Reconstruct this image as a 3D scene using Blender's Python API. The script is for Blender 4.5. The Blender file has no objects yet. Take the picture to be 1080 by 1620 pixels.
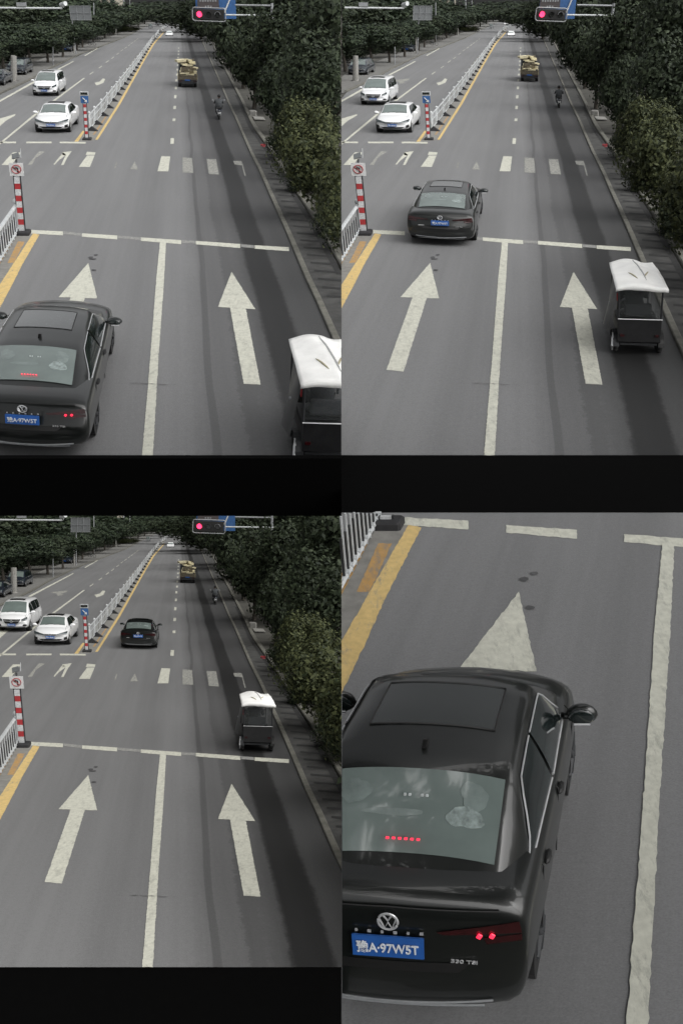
import bpy, bmesh, math, random
import numpy as np
from mathutils import Vector, Matrix
R = math.radians
sc = bpy.context.scene
random.seed(7)

# ------------------------------------------------------------------ camera
F = 1500.0                                   # focal length in photo pixels (photo 1080 x 1620)
TANP = 795.0 / F
PH = math.atan(TANP)
HL = 6.0
CAM_H = HL * math.cos(PH)
cam = bpy.data.cameras.new('camera')
co = bpy.data.objects.new('camera', cam); sc.collection.objects.link(co)
cam.sensor_fit = 'VERTICAL'; cam.sensor_height = 24.0; cam.sensor_width = 16.0
cam.lens = F / 1620.0 * 24.0
cam.clip_start = 0.1; cam.clip_end = 6000
co.location = (0, 0, CAM_H); co.rotation_euler = (math.pi / 2 - PH, 0, 0)
sc.camera = co

# ------------------------------------------------------------------ light
SUN_EL, SUN_AZ = 44.0, 126.0                 # overcast noon, a little brighter from the right and behind
world = bpy.data.worlds.new('World'); sc.world = world; world.use_nodes = True
wn = world.node_tree.nodes; wl = world.node_tree.links
bg = wn['Background']
sky = wn.new('ShaderNodeTexSky'); sky.sky_type = 'NISHITA'; sky.sun_disc = False
sky.sun_elevation = R(SUN_EL); sky.sun_rotation = R(SUN_AZ); sky.air_density = 1.0; sky.dust_density = 5.0
hs = wn.new('ShaderNodeHueSaturation'); hs.inputs['Saturation'].default_value = 0.08
wl.new(sky.outputs[0], hs.inputs['Color']); wl.new(hs.outputs[0], bg.inputs['Color'])
bg.inputs['Strength'].default_value = 0.07
def sun_dir_rot(el, az):
    d = Vector((math.sin(R(az)) * math.cos(R(el)), math.cos(R(az)) * math.cos(R(el)), math.sin(R(el))))
    return d.to_track_quat('Z', 'Y').to_euler()
def add_sun(name, el, az):
    l = bpy.data.lights.new(name, 'SUN'); l.energy = 1.5; l.angle = R(95); l.color = (1.0, 0.985, 0.96)
    o = bpy.data.objects.new(name, l); sc.collection.objects.link(o); o.location = (0, -5, 40)
    o.rotation_euler = sun_dir_rot(el, az); return o
sun = add_sun('sun', SUN_EL, SUN_AZ)
sc.view_settings.view_transform = 'Standard'; sc.view_settings.look = 'None'
sc.view_settings.gamma = 1.0; sc.view_settings.use_curve_mapping = False
sc.view_settings.exposure = 0.92
sc.cycles.max_bounces = 6; sc.cycles.transparent_max_bounces = 12

# ------------------------------------------------------------------ the four street views
# The upper two and the lower right street lie on one level ground; the lower left one is a street
# sloping down below it. A view's (u, v) are metres-equivalent photo measurements inside that view.
COL = {}
for nm in ('upper_streets', 'lower_street'):
    c = bpy.data.collections.new(nm); sc.collection.children.link(c); COL[nm] = c
# the sloping street lies under the upper one: a second sun is added to keep it lit
sun.light_linking.receiver_collection = COL['upper_streets']; sun.light_linking.blocker_collection = COL['upper_streets']
sun2 = add_sun('added_sun_lower_street', SUN_EL, SUN_AZ)
sun2.light_linking.receiver_collection = COL['lower_street']; sun2.light_linking.blocker_collection = COL['lower_street']

def cam_mat(h, ph):
    f = Vector((0, math.cos(ph), -math.sin(ph))); up = Vector((0, math.sin(ph), math.cos(ph)))
    m = Matrix(((1, up.x, -f.x, 0), (0, up.y, -f.y, 0), (0, up.z, -f.z, h), (0, 0, 0, 1)))
    return m
CW = cam_mat(CAM_H, PH)

class View:
    def __init__(s, name, ox, oy, sx, sy, umin, umax, vmin, vmax, horizon, col, where):
        s.name = name; s.ox, s.oy, s.sx, s.sy = ox, oy, sx, sy
        s.umin, s.umax, s.vmin, s.vmax = umin, umax, vmin, vmax
        s.ph = math.atan(-(horizon - 810) / F); s.h = HL * math.cos(s.ph)
        s.M = CW @ cam_mat(s.h, s.ph).inverted()
        if abs(s.ph - PH) < 1e-6: s.M = Matrix.Identity(4)
        s.col = COL[col]; s.where = where
        s.cut = None
        s.fr = {}
    def ray(s, u, v):
        x = s.ox + s.sx * u - 540; y = s.oy + s.sy * v - 810
        c, n = math.cos(s.ph), math.sin(s.ph)
        return Vector((x, F * c - y * n, -F * n - y * c))
    def P(s, u, v, h=0.0):
        d = s.ray(u, v); t = (h - s.h) / d.z
        return Vector((d.x * t, d.y * t, h))
    def Q(s, y, u, v):                        # point at forward distance y seen at (u, v)
        d = s.ray(u, v); t = y / d.y
        return Vector((d.x * t, y, s.h + d.z * t))
    def proj(s, p):
        c, n = math.cos(s.ph), math.sin(s.ph)
        z = p.z - s.h
        fw = p.y * c - z * n; up = p.y * n + z * c
        return ((p.x * F / fw + 540 - s.ox) / s.sx, (-up * F / fw + 810 - s.oy) / s.sy)
TL = View('TL', 0, 0, 1, 1, -160, 540, 22, 720, 15, 'upper_streets', 'top left view')
TR = View('TR', 540, 0, 1, 1, 0, 760, 22, 720, 15, 'upper_streets', 'top right view')
BL = View('BL', 0, 810, 1, 1, -160, 600, 22, 720, 825, 'lower_street', 'bottom left view')
sun2.rotation_euler = (BL.M.to_3x3() @ sun2.rotation_euler.to_matrix()).to_euler(); sun2.data.energy = 2.7
BR = View('BR', 540, 0, 2, 2.25, 0, 620, 360, 760, 15, 'upper_streets', 'bottom right view')
PG = View('PG', 0, 0, 1, 1, -400, 1500, 0, 1700, 15, 'upper_streets', '')
TL.vmax = 767; TL.cut = -1; TR.cut = 1; BR.cut = 1                       # the two upper streets meet at the plane x = 0

# metric model of the street camera: metres -> view pixels (measured from the cars in the photo)
F0, H0, VH, SX0, UVP = 1036.0, 7.1, 15.0, 1.2, 284.0
PH0 = math.atan((360 - VH) / F0); C0, S0 = math.cos(PH0), math.sin(PH0)
def row(Y, Z):
    z = Z - H0; fw = Y * C0 - z * S0; up = Y * S0 + z * C0
    return 360 - F0 * up / fw, fw
def dist(v):                                  # forward metres of a ground row
    y = v - 360
    return H0 * (F0 * C0 - y * S0) / (F0 * S0 + y * C0)
def frame(V, u, v, k=0.05, L=3.0, hz=1.2, h0=0.0):
    """base point and 3x3 matrix taking metres (right, forward, up) at pixel (u, v) to the view's space"""
    Y = dist(v); _, fw = row(Y, 0)
    ppm = F0 * SX0 / fw
    b = V.P(u, v, h0)
    w = 0.5
    cx = (V.P(u + ppm * w, v + ppm * w * k, h0) - V.P(u - ppm * w, v - ppm * w * k, h0)) / (2 * w)
    v2, _ = row(Y + L, 0); u2 = UVP + (u - UVP) * (v2 - VH) / (v - VH)
    cy = (V.P(u2, v2, h0) - b) / L
    v3, _ = row(Y, hz); dv = v - v3
    u3 = u + dv * ((u - 270) / (3470.0 - v) - 0.02)
    p = V.Q(b.y, u3, v3); cz = (p - b) / hz
    A = Matrix((cx, cy, cz)).transposed()
    return b, A
def up(V, u, v, h, h0=0.0):
    b, A = frame(V, u, v, h0=h0)
    return b + A.col[2] * h

# ------------------------------------------------------------------ materials
MATS = {}
def mat(name, col, rough=0.6, metal=0.0, var=0.15, scale=8.0, bump=0.0, emit=None, es=0.0, coat=0.0, spec=0.5, alpha=1.0, trans=0.0, col2=None, rnd=False):
    if name in MATS: return MATS[name]
    m = bpy.data.materials.new(name); m.use_nodes = True; MATS[name] = m
    n = m.node_tree.nodes; l = m.node_tree.links; b = n['Principled BSDF']
    b.inputs['Roughness'].default_value = rough; b.inputs['Metallic'].default_value = metal
    b.inputs['Coat Weight'].default_value = coat; b.inputs['Coat Roughness'].default_value = 0.05
    b.inputs['Specular IOR Level'].default_value = spec
    b.inputs['Alpha'].default_value = alpha; b.inputs['Transmission Weight'].default_value = trans
    c2 = col2 or tuple(max(0, c * (1 - var)) for c in col)
    c1 = col if col2 else tuple(min(1, c * (1 + var)) for c in col)
    mix = n.new('ShaderNodeMix'); mix.data_type = 'RGBA'
    mix.inputs[6].default_value = (*c2, 1); mix.inputs[7].default_value = (*c1, 1)
    tc = n.new('ShaderNodeTexCoord'); nz = n.new('ShaderNodeTexNoise')
    nz.inputs['Scale'].default_value = scale; nz.inputs['Detail'].default_value = 5; nz.inputs['Roughness'].default_value = 0.6
    l.new(tc.outputs['Object'], nz.inputs['Vector'])
    mr = n.new('ShaderNodeMapRange'); mr.inputs[1].default_value = 0.3; mr.inputs[2].default_value = 0.7
    if rnd:
        g = n.new('ShaderNodeNewGeometry'); l.new(g.outputs['Random Per Island'], mix.inputs[0])
    else:
        l.new(nz.outputs['Fac'], mr.inputs[0]); l.new(mr.outputs[0], mix.inputs[0])
    l.new(mix.outputs[2], b.inputs['Base Color'])
    if bump:
        bp = n.new('ShaderNodeBump'); bp.inputs['Strength'].default_value = bump; bp.inputs['Distance'].default_value = 0.02
        l.new(nz.outputs['Fac'], bp.inputs['Height']); l.new(bp.outputs[0], b.inputs['Normal'])
    if emit:
        b.inputs['Emission Color'].default_value = (*emit, 1); b.inputs['Emission Strength'].default_value = es
    return m

def worn(name, col, under, amount=0.5, scale=3.0, rough=0.8, streak=True):
    """paint on asphalt, worn through in patches"""
    if name in MATS: return MATS[name]
    m = mat(name, col, rough, var=0.12, scale=14, spec=0.2)
    n = m.node_tree.nodes; l = m.node_tree.links; b = n['Principled BSDF']
    src = b.inputs['Base Color'].links[0].from_socket
    tc = n.new('ShaderNodeTexCoord')
    n1 = n.new('ShaderNodeTexNoise'); n1.inputs['Scale'].default_value = scale; n1.inputs['Detail'].default_value = 9; n1.inputs['Roughness'].default_value = 0.85
    mp = n.new('ShaderNodeMapping'); mp.inputs['Scale'].default_value = (2.4, .8, 1); l.new(tc.outputs['Object'], mp.inputs['Vector']); l.new(mp.outputs[0], n1.inputs['Vector'])
    r = n.new('ShaderNodeMapRange'); r.inputs[1].default_value = 0.62 - amount * 0.25; r.inputs[2].default_value = 0.70 - amount * 0.1
    l.new(n1.outputs['Fac'], r.inputs[0])
    mx = n.new('ShaderNodeMix'); mx.data_type = 'RGBA'; mx.inputs[7].default_value = (*under, 1)
    l.new(r.outputs[0], mx.inputs[0]); l.new(src, mx.inputs[6]); l.new(mx.outputs[2], b.inputs['Base Color'])
    return m

def road_mat(name, base, bands, scale_t=0.12):
    """asphalt: uv.x metres across the road, uv.y metres along it; bands = (centre, half width, darkening)"""
    m = bpy.data.materials.new(name); m.use_nodes = True; MATS[name] = m
    n = m.node_tree.nodes; l = m.node_tree.links; b = n['Principled BSDF']
    b.inputs['Specular IOR Level'].default_value = 0.45; b.inputs['Roughness'].default_value = 0.6
    uv = n.new('ShaderNodeUVMap'); uv.uv_map = 'road'
    sep = n.new('ShaderNodeSeparateXYZ'); l.new(uv.outputs[0], sep.inputs[0])
    def M(op, a, c=None):
        x = n.new('ShaderNodeMath'); x.operation = op
        for i, q in enumerate((a, c)):
            if q is None: continue
            if isinstance(q, (int, float)): x.inputs[i].default_value = q
            else: l.new(q, x.inputs[i])
        return x.outputs[0]
    def noise(sx, sy, det=4, ro=0.6):
        cmb = n.new('ShaderNodeCombineXYZ'); l.new(M('MULTIPLY', sep.outputs[0], sx), cmb.inputs[0]); l.new(M('MULTIPLY', sep.outputs[1], sy), cmb.inputs[1])
        z = n.new('ShaderNodeTexNoise'); z.inputs['Scale'].default_value = 1; z.inputs['Detail'].default_value = det; z.inputs['Roughness'].default_value = ro
        l.new(cmb.outputs[0], z.inputs['Vector']); return z.outputs['Fac']
    fine = noise(14, 14, 3, 0.8); grain = noise(45, 45, 2, 0.8); big = noise(0.5, 0.08, 5); streak = noise(3.0, 0.04, 4); wob = noise(0.3, 0.12, 2); rag = noise(7, 5, 6, 0.85)
    s2 = M('ADD', sep.outputs[0], M('MULTIPLY', M('SUBTRACT', wob, 0.5), 0.35))
    dark = None
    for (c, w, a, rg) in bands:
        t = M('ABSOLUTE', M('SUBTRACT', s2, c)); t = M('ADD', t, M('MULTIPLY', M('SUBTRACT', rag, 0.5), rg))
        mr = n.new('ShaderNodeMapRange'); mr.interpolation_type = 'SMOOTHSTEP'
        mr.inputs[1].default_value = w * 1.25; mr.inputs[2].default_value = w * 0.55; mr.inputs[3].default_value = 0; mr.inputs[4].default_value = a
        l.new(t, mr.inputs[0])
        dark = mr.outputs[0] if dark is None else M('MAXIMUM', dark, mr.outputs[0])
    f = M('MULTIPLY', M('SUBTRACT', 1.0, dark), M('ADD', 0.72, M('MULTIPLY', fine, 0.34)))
    f = M('MULTIPLY', f, M('ADD', 0.62, M('MULTIPLY', grain, 0.78)))
    f = M('MULTIPLY', f, M('ADD', 0.78, M('MULTIPLY', big, 0.44)))
    f = M('MULTIPLY', f, M('ADD', 0.80, M('MULTIPLY', streak, 0.40)))
    spk = noise(2.6, 2.6, 6, 0.8); mr = n.new('ShaderNodeMapRange'); mr.inputs[1].default_value = .66; mr.inputs[2].default_value = .74; mr.inputs[3].default_value = 1; mr.inputs[4].default_value = .72
    l.new(spk, mr.inputs[0]); f = M('MULTIPLY', f, mr.outputs[0])
    mx = n.new('ShaderNodeMix'); mx.data_type = 'RGBA'; mx.inputs[6].default_value = (0, 0, 0, 1); mx.inputs[7].default_value = (*base, 1)
    l.new(f, mx.inputs[0]); l.new(mx.outputs[2], b.inputs['Base Color'])
    bp = n.new('ShaderNodeBump'); bp.inputs['Strength'].default_value = 0.25; bp.inputs['Distance'].default_value = 0.01
    l.new(grain, bp.inputs['Height']); l.new(bp.outputs[0], b.inputs['Normal'])
    return m

ASPH = (0.196, 0.197, 0.200)
BANDS = [(0.52, 0.085, 0.5, 0.06), (1.10, 0.20, 0.52, 0.5), (1.86, 0.42, 0.90, 0.30), (2.98, 0.26, 0.72, 0.12), (3.1, 2.3, 0.68, 0.5), (1.3, 1.1, 0.36, 0.5), (-0.9, 0.5, 0.08, 0.5), (4.2, 1.2, 0.4, 0.3)]  # tyre and grime bands; the broad right-lane ones also paint in shade
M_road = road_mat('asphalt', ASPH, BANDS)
M_ground = mat('soil', (0.06, 0.058, 0.05), 0.95, var=0.35, scale=1.2, bump=0.4)
M_pave = mat('pavers', (0.15, 0.148, 0.14), 0.9, var=0.25, scale=3, bump=0.3)
M_pave_d = mat('stained_pavers', (0.048, 0.048, 0.046), 0.9, var=0.45, scale=2.2, bump=0.4)
M_kerb = mat('kerb_stone', (0.125, 0.122, 0.105), 0.85, var=0.3, scale=4, bump=0.3)
M_median = mat('dusty_asphalt', (0.21, 0.205, 0.19), 0.9, var=0.2, scale=5, bump=0.2)
M_white = worn('road_white', (0.53, 0.53, 0.46), (0.33, 0.33, 0.29), 0.45, 3.5)
M_wfaint = worn('road_white_faint', (0.36, 0.36, 0.32), (0.20, 0.20, 0.20), 0.9, 5)
M_wgone = worn('road_white_gone', (0.31, 0.31, 0.29), (0.19, 0.19, 0.19), 0.9, 6)
M_yellow = worn('road_yellow', (0.60, 0.44, 0.19), (0.26, 0.24, 0.20), 0.35)
M_orange = worn('road_orange', (0.45, 0.27, 0.10), (0.24, 0.21, 0.17), 0.7, 5)
M_black = mat('caption_strip_black', (0.0015, 0.0015, 0.0015), 0.95, var=0.1, spec=0.05)
M_oil = mat('oil_dark', (0.07, 0.07, 0.072), 0.7, var=0.3)
M_crack = mat('crack_dark', (0.12, 0.12, 0.12), 0.8, var=0.4, scale=20)
M_slot = mat('drain_slot', (0.02, 0.02, 0.02), 0.9, var=0.3)
M_fwhite = mat('white_painted_steel', (0.50, 0.52, 0.53), 0.45, var=0.15, scale=6)
M_rubber = mat('black_rubber', (0.02, 0.02, 0.022), 0.8, var=0.3)
M_dkmetal = mat('dark_metal', (0.035, 0.037, 0.04), 0.5, metal=0.3)
M_gmetal = mat('grey_metal', (0.28, 0.29, 0.30), 0.5, metal=0.4)
M_red = mat('red_reflective', (0.36, 0.03, 0.035), 0.5)
M_refl = mat('white_reflective', (0.50, 0.51, 0.52), 0.5, var=0.25, scale=30)
M_blue = mat('sign_blue', (0.03, 0.10, 0.26), 0.45)
M_brown = mat('sign_brown', (0.055, 0.045, 0.045), 0.6)
M_signw = mat('sign_white', (0.55, 0.56, 0.56), 0.5, var=0.08)
M_signg = mat('sign_back_grey', (0.16, 0.17, 0.175), 0.55, metal=0.3)
M_concrete = mat('pole_concrete', (0.24, 0.235, 0.22), 0.85, var=0.2)
M_bark = mat('bark', (0.055, 0.048, 0.04), 0.95, var=0.4, scale=10, bump=0.6)
M_leafd = mat('leaf_dark', (0.040, 0.054, 0.028), 0.65, col2=(0.010, 0.016, 0.009), rnd=True, spec=0.25)
M_leafm = mat('leaf_olive', (0.080, 0.090, 0.036), 0.65, col2=(0.018, 0.026, 0.012), rnd=True, spec=0.25)
M_leafl = mat('leaf_grey_green', (0.038, 0.054, 0.028), 0.6, col2=(0.008, 0.015, 0.009), rnd=True, spec=0.25)
M_bpaint = mat('black_car_paint', (0.0065, 0.0078, 0.0072), 0.33, var=0.12, coat=0.6, spec=0.5, scale=2)
M_wpaint = mat('white_car_paint', (0.84, 0.85, 0.86), 0.35, var=0.03, coat=0.8, scale=2)
M_dpaint = mat('navy_car_paint', (0.015, 0.02, 0.03), 0.3, var=0.1, coat=0.8, scale=2)
M_roofglass = mat('roof_glass', (0.016, 0.020, 0.019), 0.08, var=0.1, coat=1.0)
M_glass = mat('sky_pale_glass', (0.155, 0.190, 0.180), 0.12, var=0.15, coat=1.0, scale=1.6, spec=0.7)  # reflected sky is put into this pale base colour
M_sglass = mat('side_glass', (0.012, 0.018, 0.018), 0.08, var=0.5, coat=0.6, scale=2, spec=0.5)
M_trim = mat('black_trim', (0.008, 0.008, 0.008), 0.5, var=0.2)
M_chrome = mat('chrome', (0.62, 0.63, 0.64), 0.35, metal=0.45, var=0.05)
M_tyre = mat('tyre', (0.012, 0.012, 0.012), 0.85, var=0.2)
M_rim = mat('alloy_rim', (0.35, 0.36, 0.37), 0.35, metal=0.8, var=0.1)
M_tail = mat('tail_lens', (0.030, 0.004, 0.005), 0.2, var=0.3, coat=0.5)
M_brake = mat('brake_led', (0.8, 0.05, 0.08), 0.3, emit=(1.0, 0.02, 0.06), es=0.9)
M_head = mat('headlamp', (0.07, 0.085, 0.09), 0.12, var=0.5, coat=1.0, scale=14, metal=0.3)
M_plate = mat('plate_blue', (0.02, 0.10, 0.36), 0.4, var=0.08)
M_ptxt = mat('plate_white', (0.72, 0.75, 0.78), 0.5, var=0.02)
M_canvas = mat('white_canvas', (0.93, 0.93, 0.91), 0.75, var=0.06, scale=4, bump=0.4)
M_clear = mat('clear_plastic', (0.10, 0.11, 0.11), 0.2, alpha=0.28, var=0.2, coat=0.5)
M_skin = mat('skin', (0.25, 0.15, 0.10), 0.6)
M_cloth = mat('dark_cloth', (0.030, 0.032, 0.036), 0.9, var=0.3)
M_hair = mat('black_hair', (0.008, 0.008, 0.008), 0.7)
M_wood = mat('pale_timber', (0.36, 0.32, 0.20), 0.8, var=0.25, scale=3)
M_sredl = mat('signal_red', (0.9, 0.05, 0.1), 0.4, emit=(1.0, 0.03, 0.10), es=1.9)
M_lensd = mat('dark_lens', (0.02, 0.022, 0.02), 0.2, coat=0.5)
M_bldg = mat('beige_wall', (0.34, 0.31, 0.26), 0.9, var=0.1, scale=0.5)

# ------------------------------------------------------------------ mesh building
class MB:
    def __init__(s): s.v = []; s.f = []
    def add(s, vs, fs):
        b = len(s.v); s.v += [tuple(v) for v in vs]; s.f += [tuple(i + b for i in f) for f in fs]; return s
    def box(s, c, d, rz=0.0, rx=0.0, ry=0.0, top=(1, 1)):
        m = Matrix.Rotation(rz, 3, 'Z') @ Matrix.Rotation(ry, 3, 'Y') @ Matrix.Rotation(rx, 3, 'X'); c = Vector(c)
        vs = []
        for z in (-.5, .5):
            for x, y in ((-.5, -.5), (.5, -.5), (.5, .5), (-.5, .5)):
                k = top if z > 0 else (1, 1)
                vs.append(c + m @ Vector((x * d[0] * k[0], y * d[1] * k[1], z * d[2])))
        return s.add(vs, [(0, 3, 2, 1), (4, 5, 6, 7), (0, 1, 5, 4), (1, 2, 6, 5), (2, 3, 7, 6), (3, 0, 4, 7)])
    def cbox(s, c, d, ch):                     # box with chamfered vertical edges and a bevelled top
        x, y, z = d[0] / 2, d[1] / 2, d[2] / 2
        def ring(x, y, ch, zz): return [Vector(c) + Vector(p) for p in ((-x + ch, -y, zz), (x - ch, -y, zz), (x, -y + ch, zz), (x, y - ch, zz), (x - ch, y, zz), (-x + ch, y, zz), (-x, y - ch, zz), (-x, -y + ch, zz))]
        rings = [ring(x, y, ch, -z), ring(x, y, ch, z - ch), ring(x - ch * .8, y - ch * .8, ch, z)]
        return s.loft(rings)
    def loft(s, rings, caps=True, closed=True):
        n = len(rings[0]); vs = [p for r in rings for p in r]; fs = []
        for i in range(len(rings) - 1):
            for j in range(n if closed else n - 1):
                k = (j + 1) % n
                fs.append((i * n + j, i * n + k, (i + 1) * n + k, (i + 1) * n + j))
        if caps: fs.append(tuple(range(n))[::-1]); fs.append(tuple((len(rings) - 1) * n + j for j in range(n)))
        return s.add(vs, fs)
    def path(s, pts, r, n=6, closed=False):
        pts = [Vector(p) for p in pts]; rings = []
        rr = r if isinstance(r, (list, tuple)) else [r] * len(pts)
        N = len(pts)
        for i, p in enumerate(pts):
            a = pts[(i - 1) % N] if (closed or i > 0) else pts[0]; b = pts[(i + 1) % N] if (closed or i < N - 1) else pts[-1]
            t = (b - a).normalized(); q = Vector((0, 0, 1)) if abs(t.z) < .9 else Vector((1, 0, 0))
            e = t.cross(q).normalized(); g = t.cross(e)
            rings.append([p + (e * math.cos(2 * math.pi * k / n) + g * math.sin(2 * math.pi * k / n)) * rr[i] for k in range(n)])
        if closed: rings.append(rings[0])
        return s.loft(rings, caps=not closed)
    def cyl(s, c, ax, r, h, n=20, r2=None):
        ax = Vector(ax).normalized(); c = Vector(c)
        return s.path([c - ax * h / 2, c + ax * h / 2], [r, r if r2 is None else r2], n)
    def ball(s, c, r, n=10, m=7, sq=1.0):
        r = Vector(r) if not isinstance(r, (int, float)) else Vector((r, r, r)); rings = []
        for i in range(m + 1):
            a = math.pi * (0.02 + 0.96 * i / m)
            rings.append([Vector(c) + Vector((r.x * math.sin(a) * math.cos(2 * math.pi * k / n), r.y * math.sin(a) * math.sin(2 * math.pi * k / n), r.z * math.cos(a))) for k in range(n)])
        return s.loft(rings)
    def prism(s, poly, e):
        poly = [Vector(p) for p in poly]; e = Vector(e)
        return s.loft([poly, [p + e for p in poly]])
    def grid(s, fn, nu, nv, thick=None):
        vs = [fn(i / nu, j / nv) for j in range(nv + 1) for i in range(nu + 1)]
        fs = [(j * (nu + 1) + i, j * (nu + 1) + i + 1, (j + 1) * (nu + 1) + i + 1, (j + 1) * (nu + 1) + i) for j in range(nv) for i in range(nu)]
        return s.add(vs, fs)
    def build(s, name, m, V, parent=None, base=None, A=None, smooth=False, sub=0, clip=True, bevel=0.0, uv=None, solid=0.0):
        base = base if base is not None else (parent['_b'] if parent is not None and '_b' in parent.keys() else Vector((0, 0, 0)))
        base = Vector(base)
        A = A if A is not None else Matrix.Identity(3)
        bm = bmesh.new(); vl = [bm.verts.new(A @ Vector(p)) for p in s.v]
        for f in s.f:
            try: bm.faces.new([vl[i] for i in f])
            except ValueError: pass
        bmesh.ops.remove_doubles(bm, verts=bm.verts, dist=1e-5)
        bmesh.ops.recalc_face_normals(bm, faces=bm.faces)
        if A.determinant() < 0: pass
        if clip and V.cut and bm.verts:
            xs = [(p.co.x + base.x) * V.cut for p in bm.verts]
            if min(xs) < 0.0:
                if max(xs) < 0.0: bm.free(); return None
                g = bm.verts[:] + bm.edges[:] + bm.faces[:]
                bmesh.ops.bisect_plane(bm, geom=g, plane_co=(-base.x + 0.004 * V.cut, 0, 0), plane_no=(-V.cut, 0, 0), clear_outer=True)
        if not bm.faces: bm.free(); return None
        me = bpy.data.meshes.new(name); bm.to_mesh(me); bm.free(); me.materials.append(m)
        if smooth: me.polygons.foreach_set('use_smooth', [True] * len(me.polygons))
        o = bpy.data.objects.new(name, me); V.col.objects.link(o)
        if parent is not None: o.parent = parent
        else: o.matrix_world = V.M @ Matrix.Translation(base)
        o['_b'] = tuple(base)
        if sub:
            md = o.modifiers.new('sub', 'SUBSURF'); md.levels = sub; md.render_levels = sub
        if bevel:
            md = o.modifiers.new('bev', 'BEVEL'); md.width = bevel; md.segments = 2; md.limit_method = 'ANGLE'
        if solid:
            md = o.modifiers.new('sol', 'SOLIDIFY'); md.thickness = solid
        return o

def thing(V, name, label, cat, base, group=None):
    o = bpy.data.objects.new(name, None); V.col.objects.link(o); o.empty_display_size = .3
    o.matrix_world = V.M @ Matrix.Translation(base)
    o['label'] = label; o['category'] = cat
    if group: o['group'] = group
    o['_b'] = tuple(base)
    return o
def tag(o, label, cat, group=None):
    if o is None: return o
    o['label'] = label; o['category'] = cat
    if group: o['group'] = group
    return o
def struct(o, kind='structure'):
    if o is not None: o['kind'] = kind
    return o

# ------------------------------------------------------------------ ground sheets
def clip_poly(pts, V):
    def cl(ps, f, lerp):
        out = []
        for i in range(len(ps)):
            a, b = ps[i - 1], ps[i]; fa, fb = f(a), f(b)
            if (fa >= 0) != (fb >= 0):
                t = fa / (fa - fb); out.append((a[0] + (b[0] - a[0]) * t, a[1] + (b[1] - a[1]) * t))
            if fb >= 0: out.append(b)
        return out
    for f in (lambda p: p[0] - V.umin, lambda p: V.umax - p[0], lambda p: p[1] - V.vmin, lambda p: V.vmax - p[1]):
        pts = cl(pts, f, None)
        if len(pts) < 3: return None
    return pts
def mark(V, pts, m, z, name, parent=None, th=0.0):
    pts = clip_poly(pts, V)
    if not pts: return None
    mb = MB(); ps = []; q0 = [V.P(u, v, z) for u, v in pts]; rj = random.Random(int(pts[0][0] * 13 + pts[0][1] * 7))
    for a, b in zip(q0, q0[1:] + q0[:1]):          # chipped paint edge
        k = max(1, min(160, int((b - a).length / .05))); e = min(.0055, (b - a).length * .05)
        edge = abs(a.x) < .01 and abs(b.x) < .01
        for i in range(k):
            p = a.lerp(b, i / k)
            if i and not edge: p = p + Vector((rj.uniform(-e, e), rj.uniform(-e, e) * 2, 0))
            ps.append(p)
    mb.add(ps, [tuple(range(len(ps)))])
    o = mb.build(name, m, V, parent, base=(0, 0, 0), clip=False)
    if o.data.polygons[0].normal.z < 0: o.data.flip_normals()
    return o
def interp(tab, v):
    if v <= tab[0][0]: return tab[0][1]
    for (a, x), (b, y) in zip(tab, tab[1:]):
        if v <= b: return x + (y - x) * (v - a) / (b - a)
    return tab[-1][1]
def strip(V, la, lb, v0, v1, n, m, z, name, parent=None, uvs=False, z2=None, power=1.8):
    """ground strip between the edge curves la(v), lb(v); uv = metres across / along the road"""
    bm = bmesh.new(); uvl = bm.loops.layers.uv.new('road'); rows = []
    lo, hi = max(v0, V.vmin), min(v1, V.vmax)
    NX = 6 if uvs else 1
    for i in range(n + 1):
        v = lo + (hi - lo) * (i / n) ** power
        a = min(max(la(v), V.umin), V.umax); b = min(max(lb(v), V.umin), V.umax)
        if b - a < 0.02: rows.append(None); continue
        r = []
        for k in range(NX + 1):
            u = a + (b - a) * k / NX
            zz = z if z2 is None else z + (z2 - z) * k / NX
            r.append((bm.verts.new(V.P(u, v, zz)), ((u - UVP) / (v - VH) * 6.0, dist(v))))
        rows.append(r)
    for p, q in zip(rows, rows[1:]):
        if not p or not q: continue
        for k in range(len(p) - 1):
            cs = (p[k], p[k + 1], q[k + 1], q[k])
            f = bm.faces.new([c[0] for c in cs])
            for lp, c in zip(f.loops, cs): lp[uvl].uv = c[1]
    bmesh.ops.recalc_face_normals(bm, faces=bm.faces)
    for f in bm.faces:
        if f.normal.z < 0: f.normal_flip()
    if not bm.faces: bm.free(); return None
    me = bpy.data.meshes.new(name); bm.to_mesh(me); bm.free(); me.materials.append(m)
    o = bpy.data.objects.new(name, me); V.col.objects.link(o)
    if parent is not None: o.parent = parent
    else: o.matrix_world = V.M
    return o

LEFT = [(22, 262), (33, 250), (42, 231), (60, 197), (75, 158), (88, 124), (110, 79), (127, 50), (150, 0), (165, -32), (226, -170), (300, -340), (720, -1300)]
KERB = [(22, 300), (40, 307), (66, 320), (90, 330), (130, 347), (165, 361), (182, 369.5), (240, 394), (272, 410), (312, 427), (352, 445), (392, 462), (440, 481.5), (477, 499), (542, 527), (582, 546), (720, 610)]
OUTER = [(22, 306), (66, 334), (100, 350), (165, 383), (200, 398), (247, 431), (287, 455), (355, 499), (430, 541), (500, 583), (720, 712)]
lf = lambda v: interp(LEFT, v)
kf = lambda v: interp(KERB, v)
of = lambda v: interp(OUTER, v)
pw = lambda v, m: m * (v - VH) / 5.9          # metres -> pixels across, at ground row v

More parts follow.
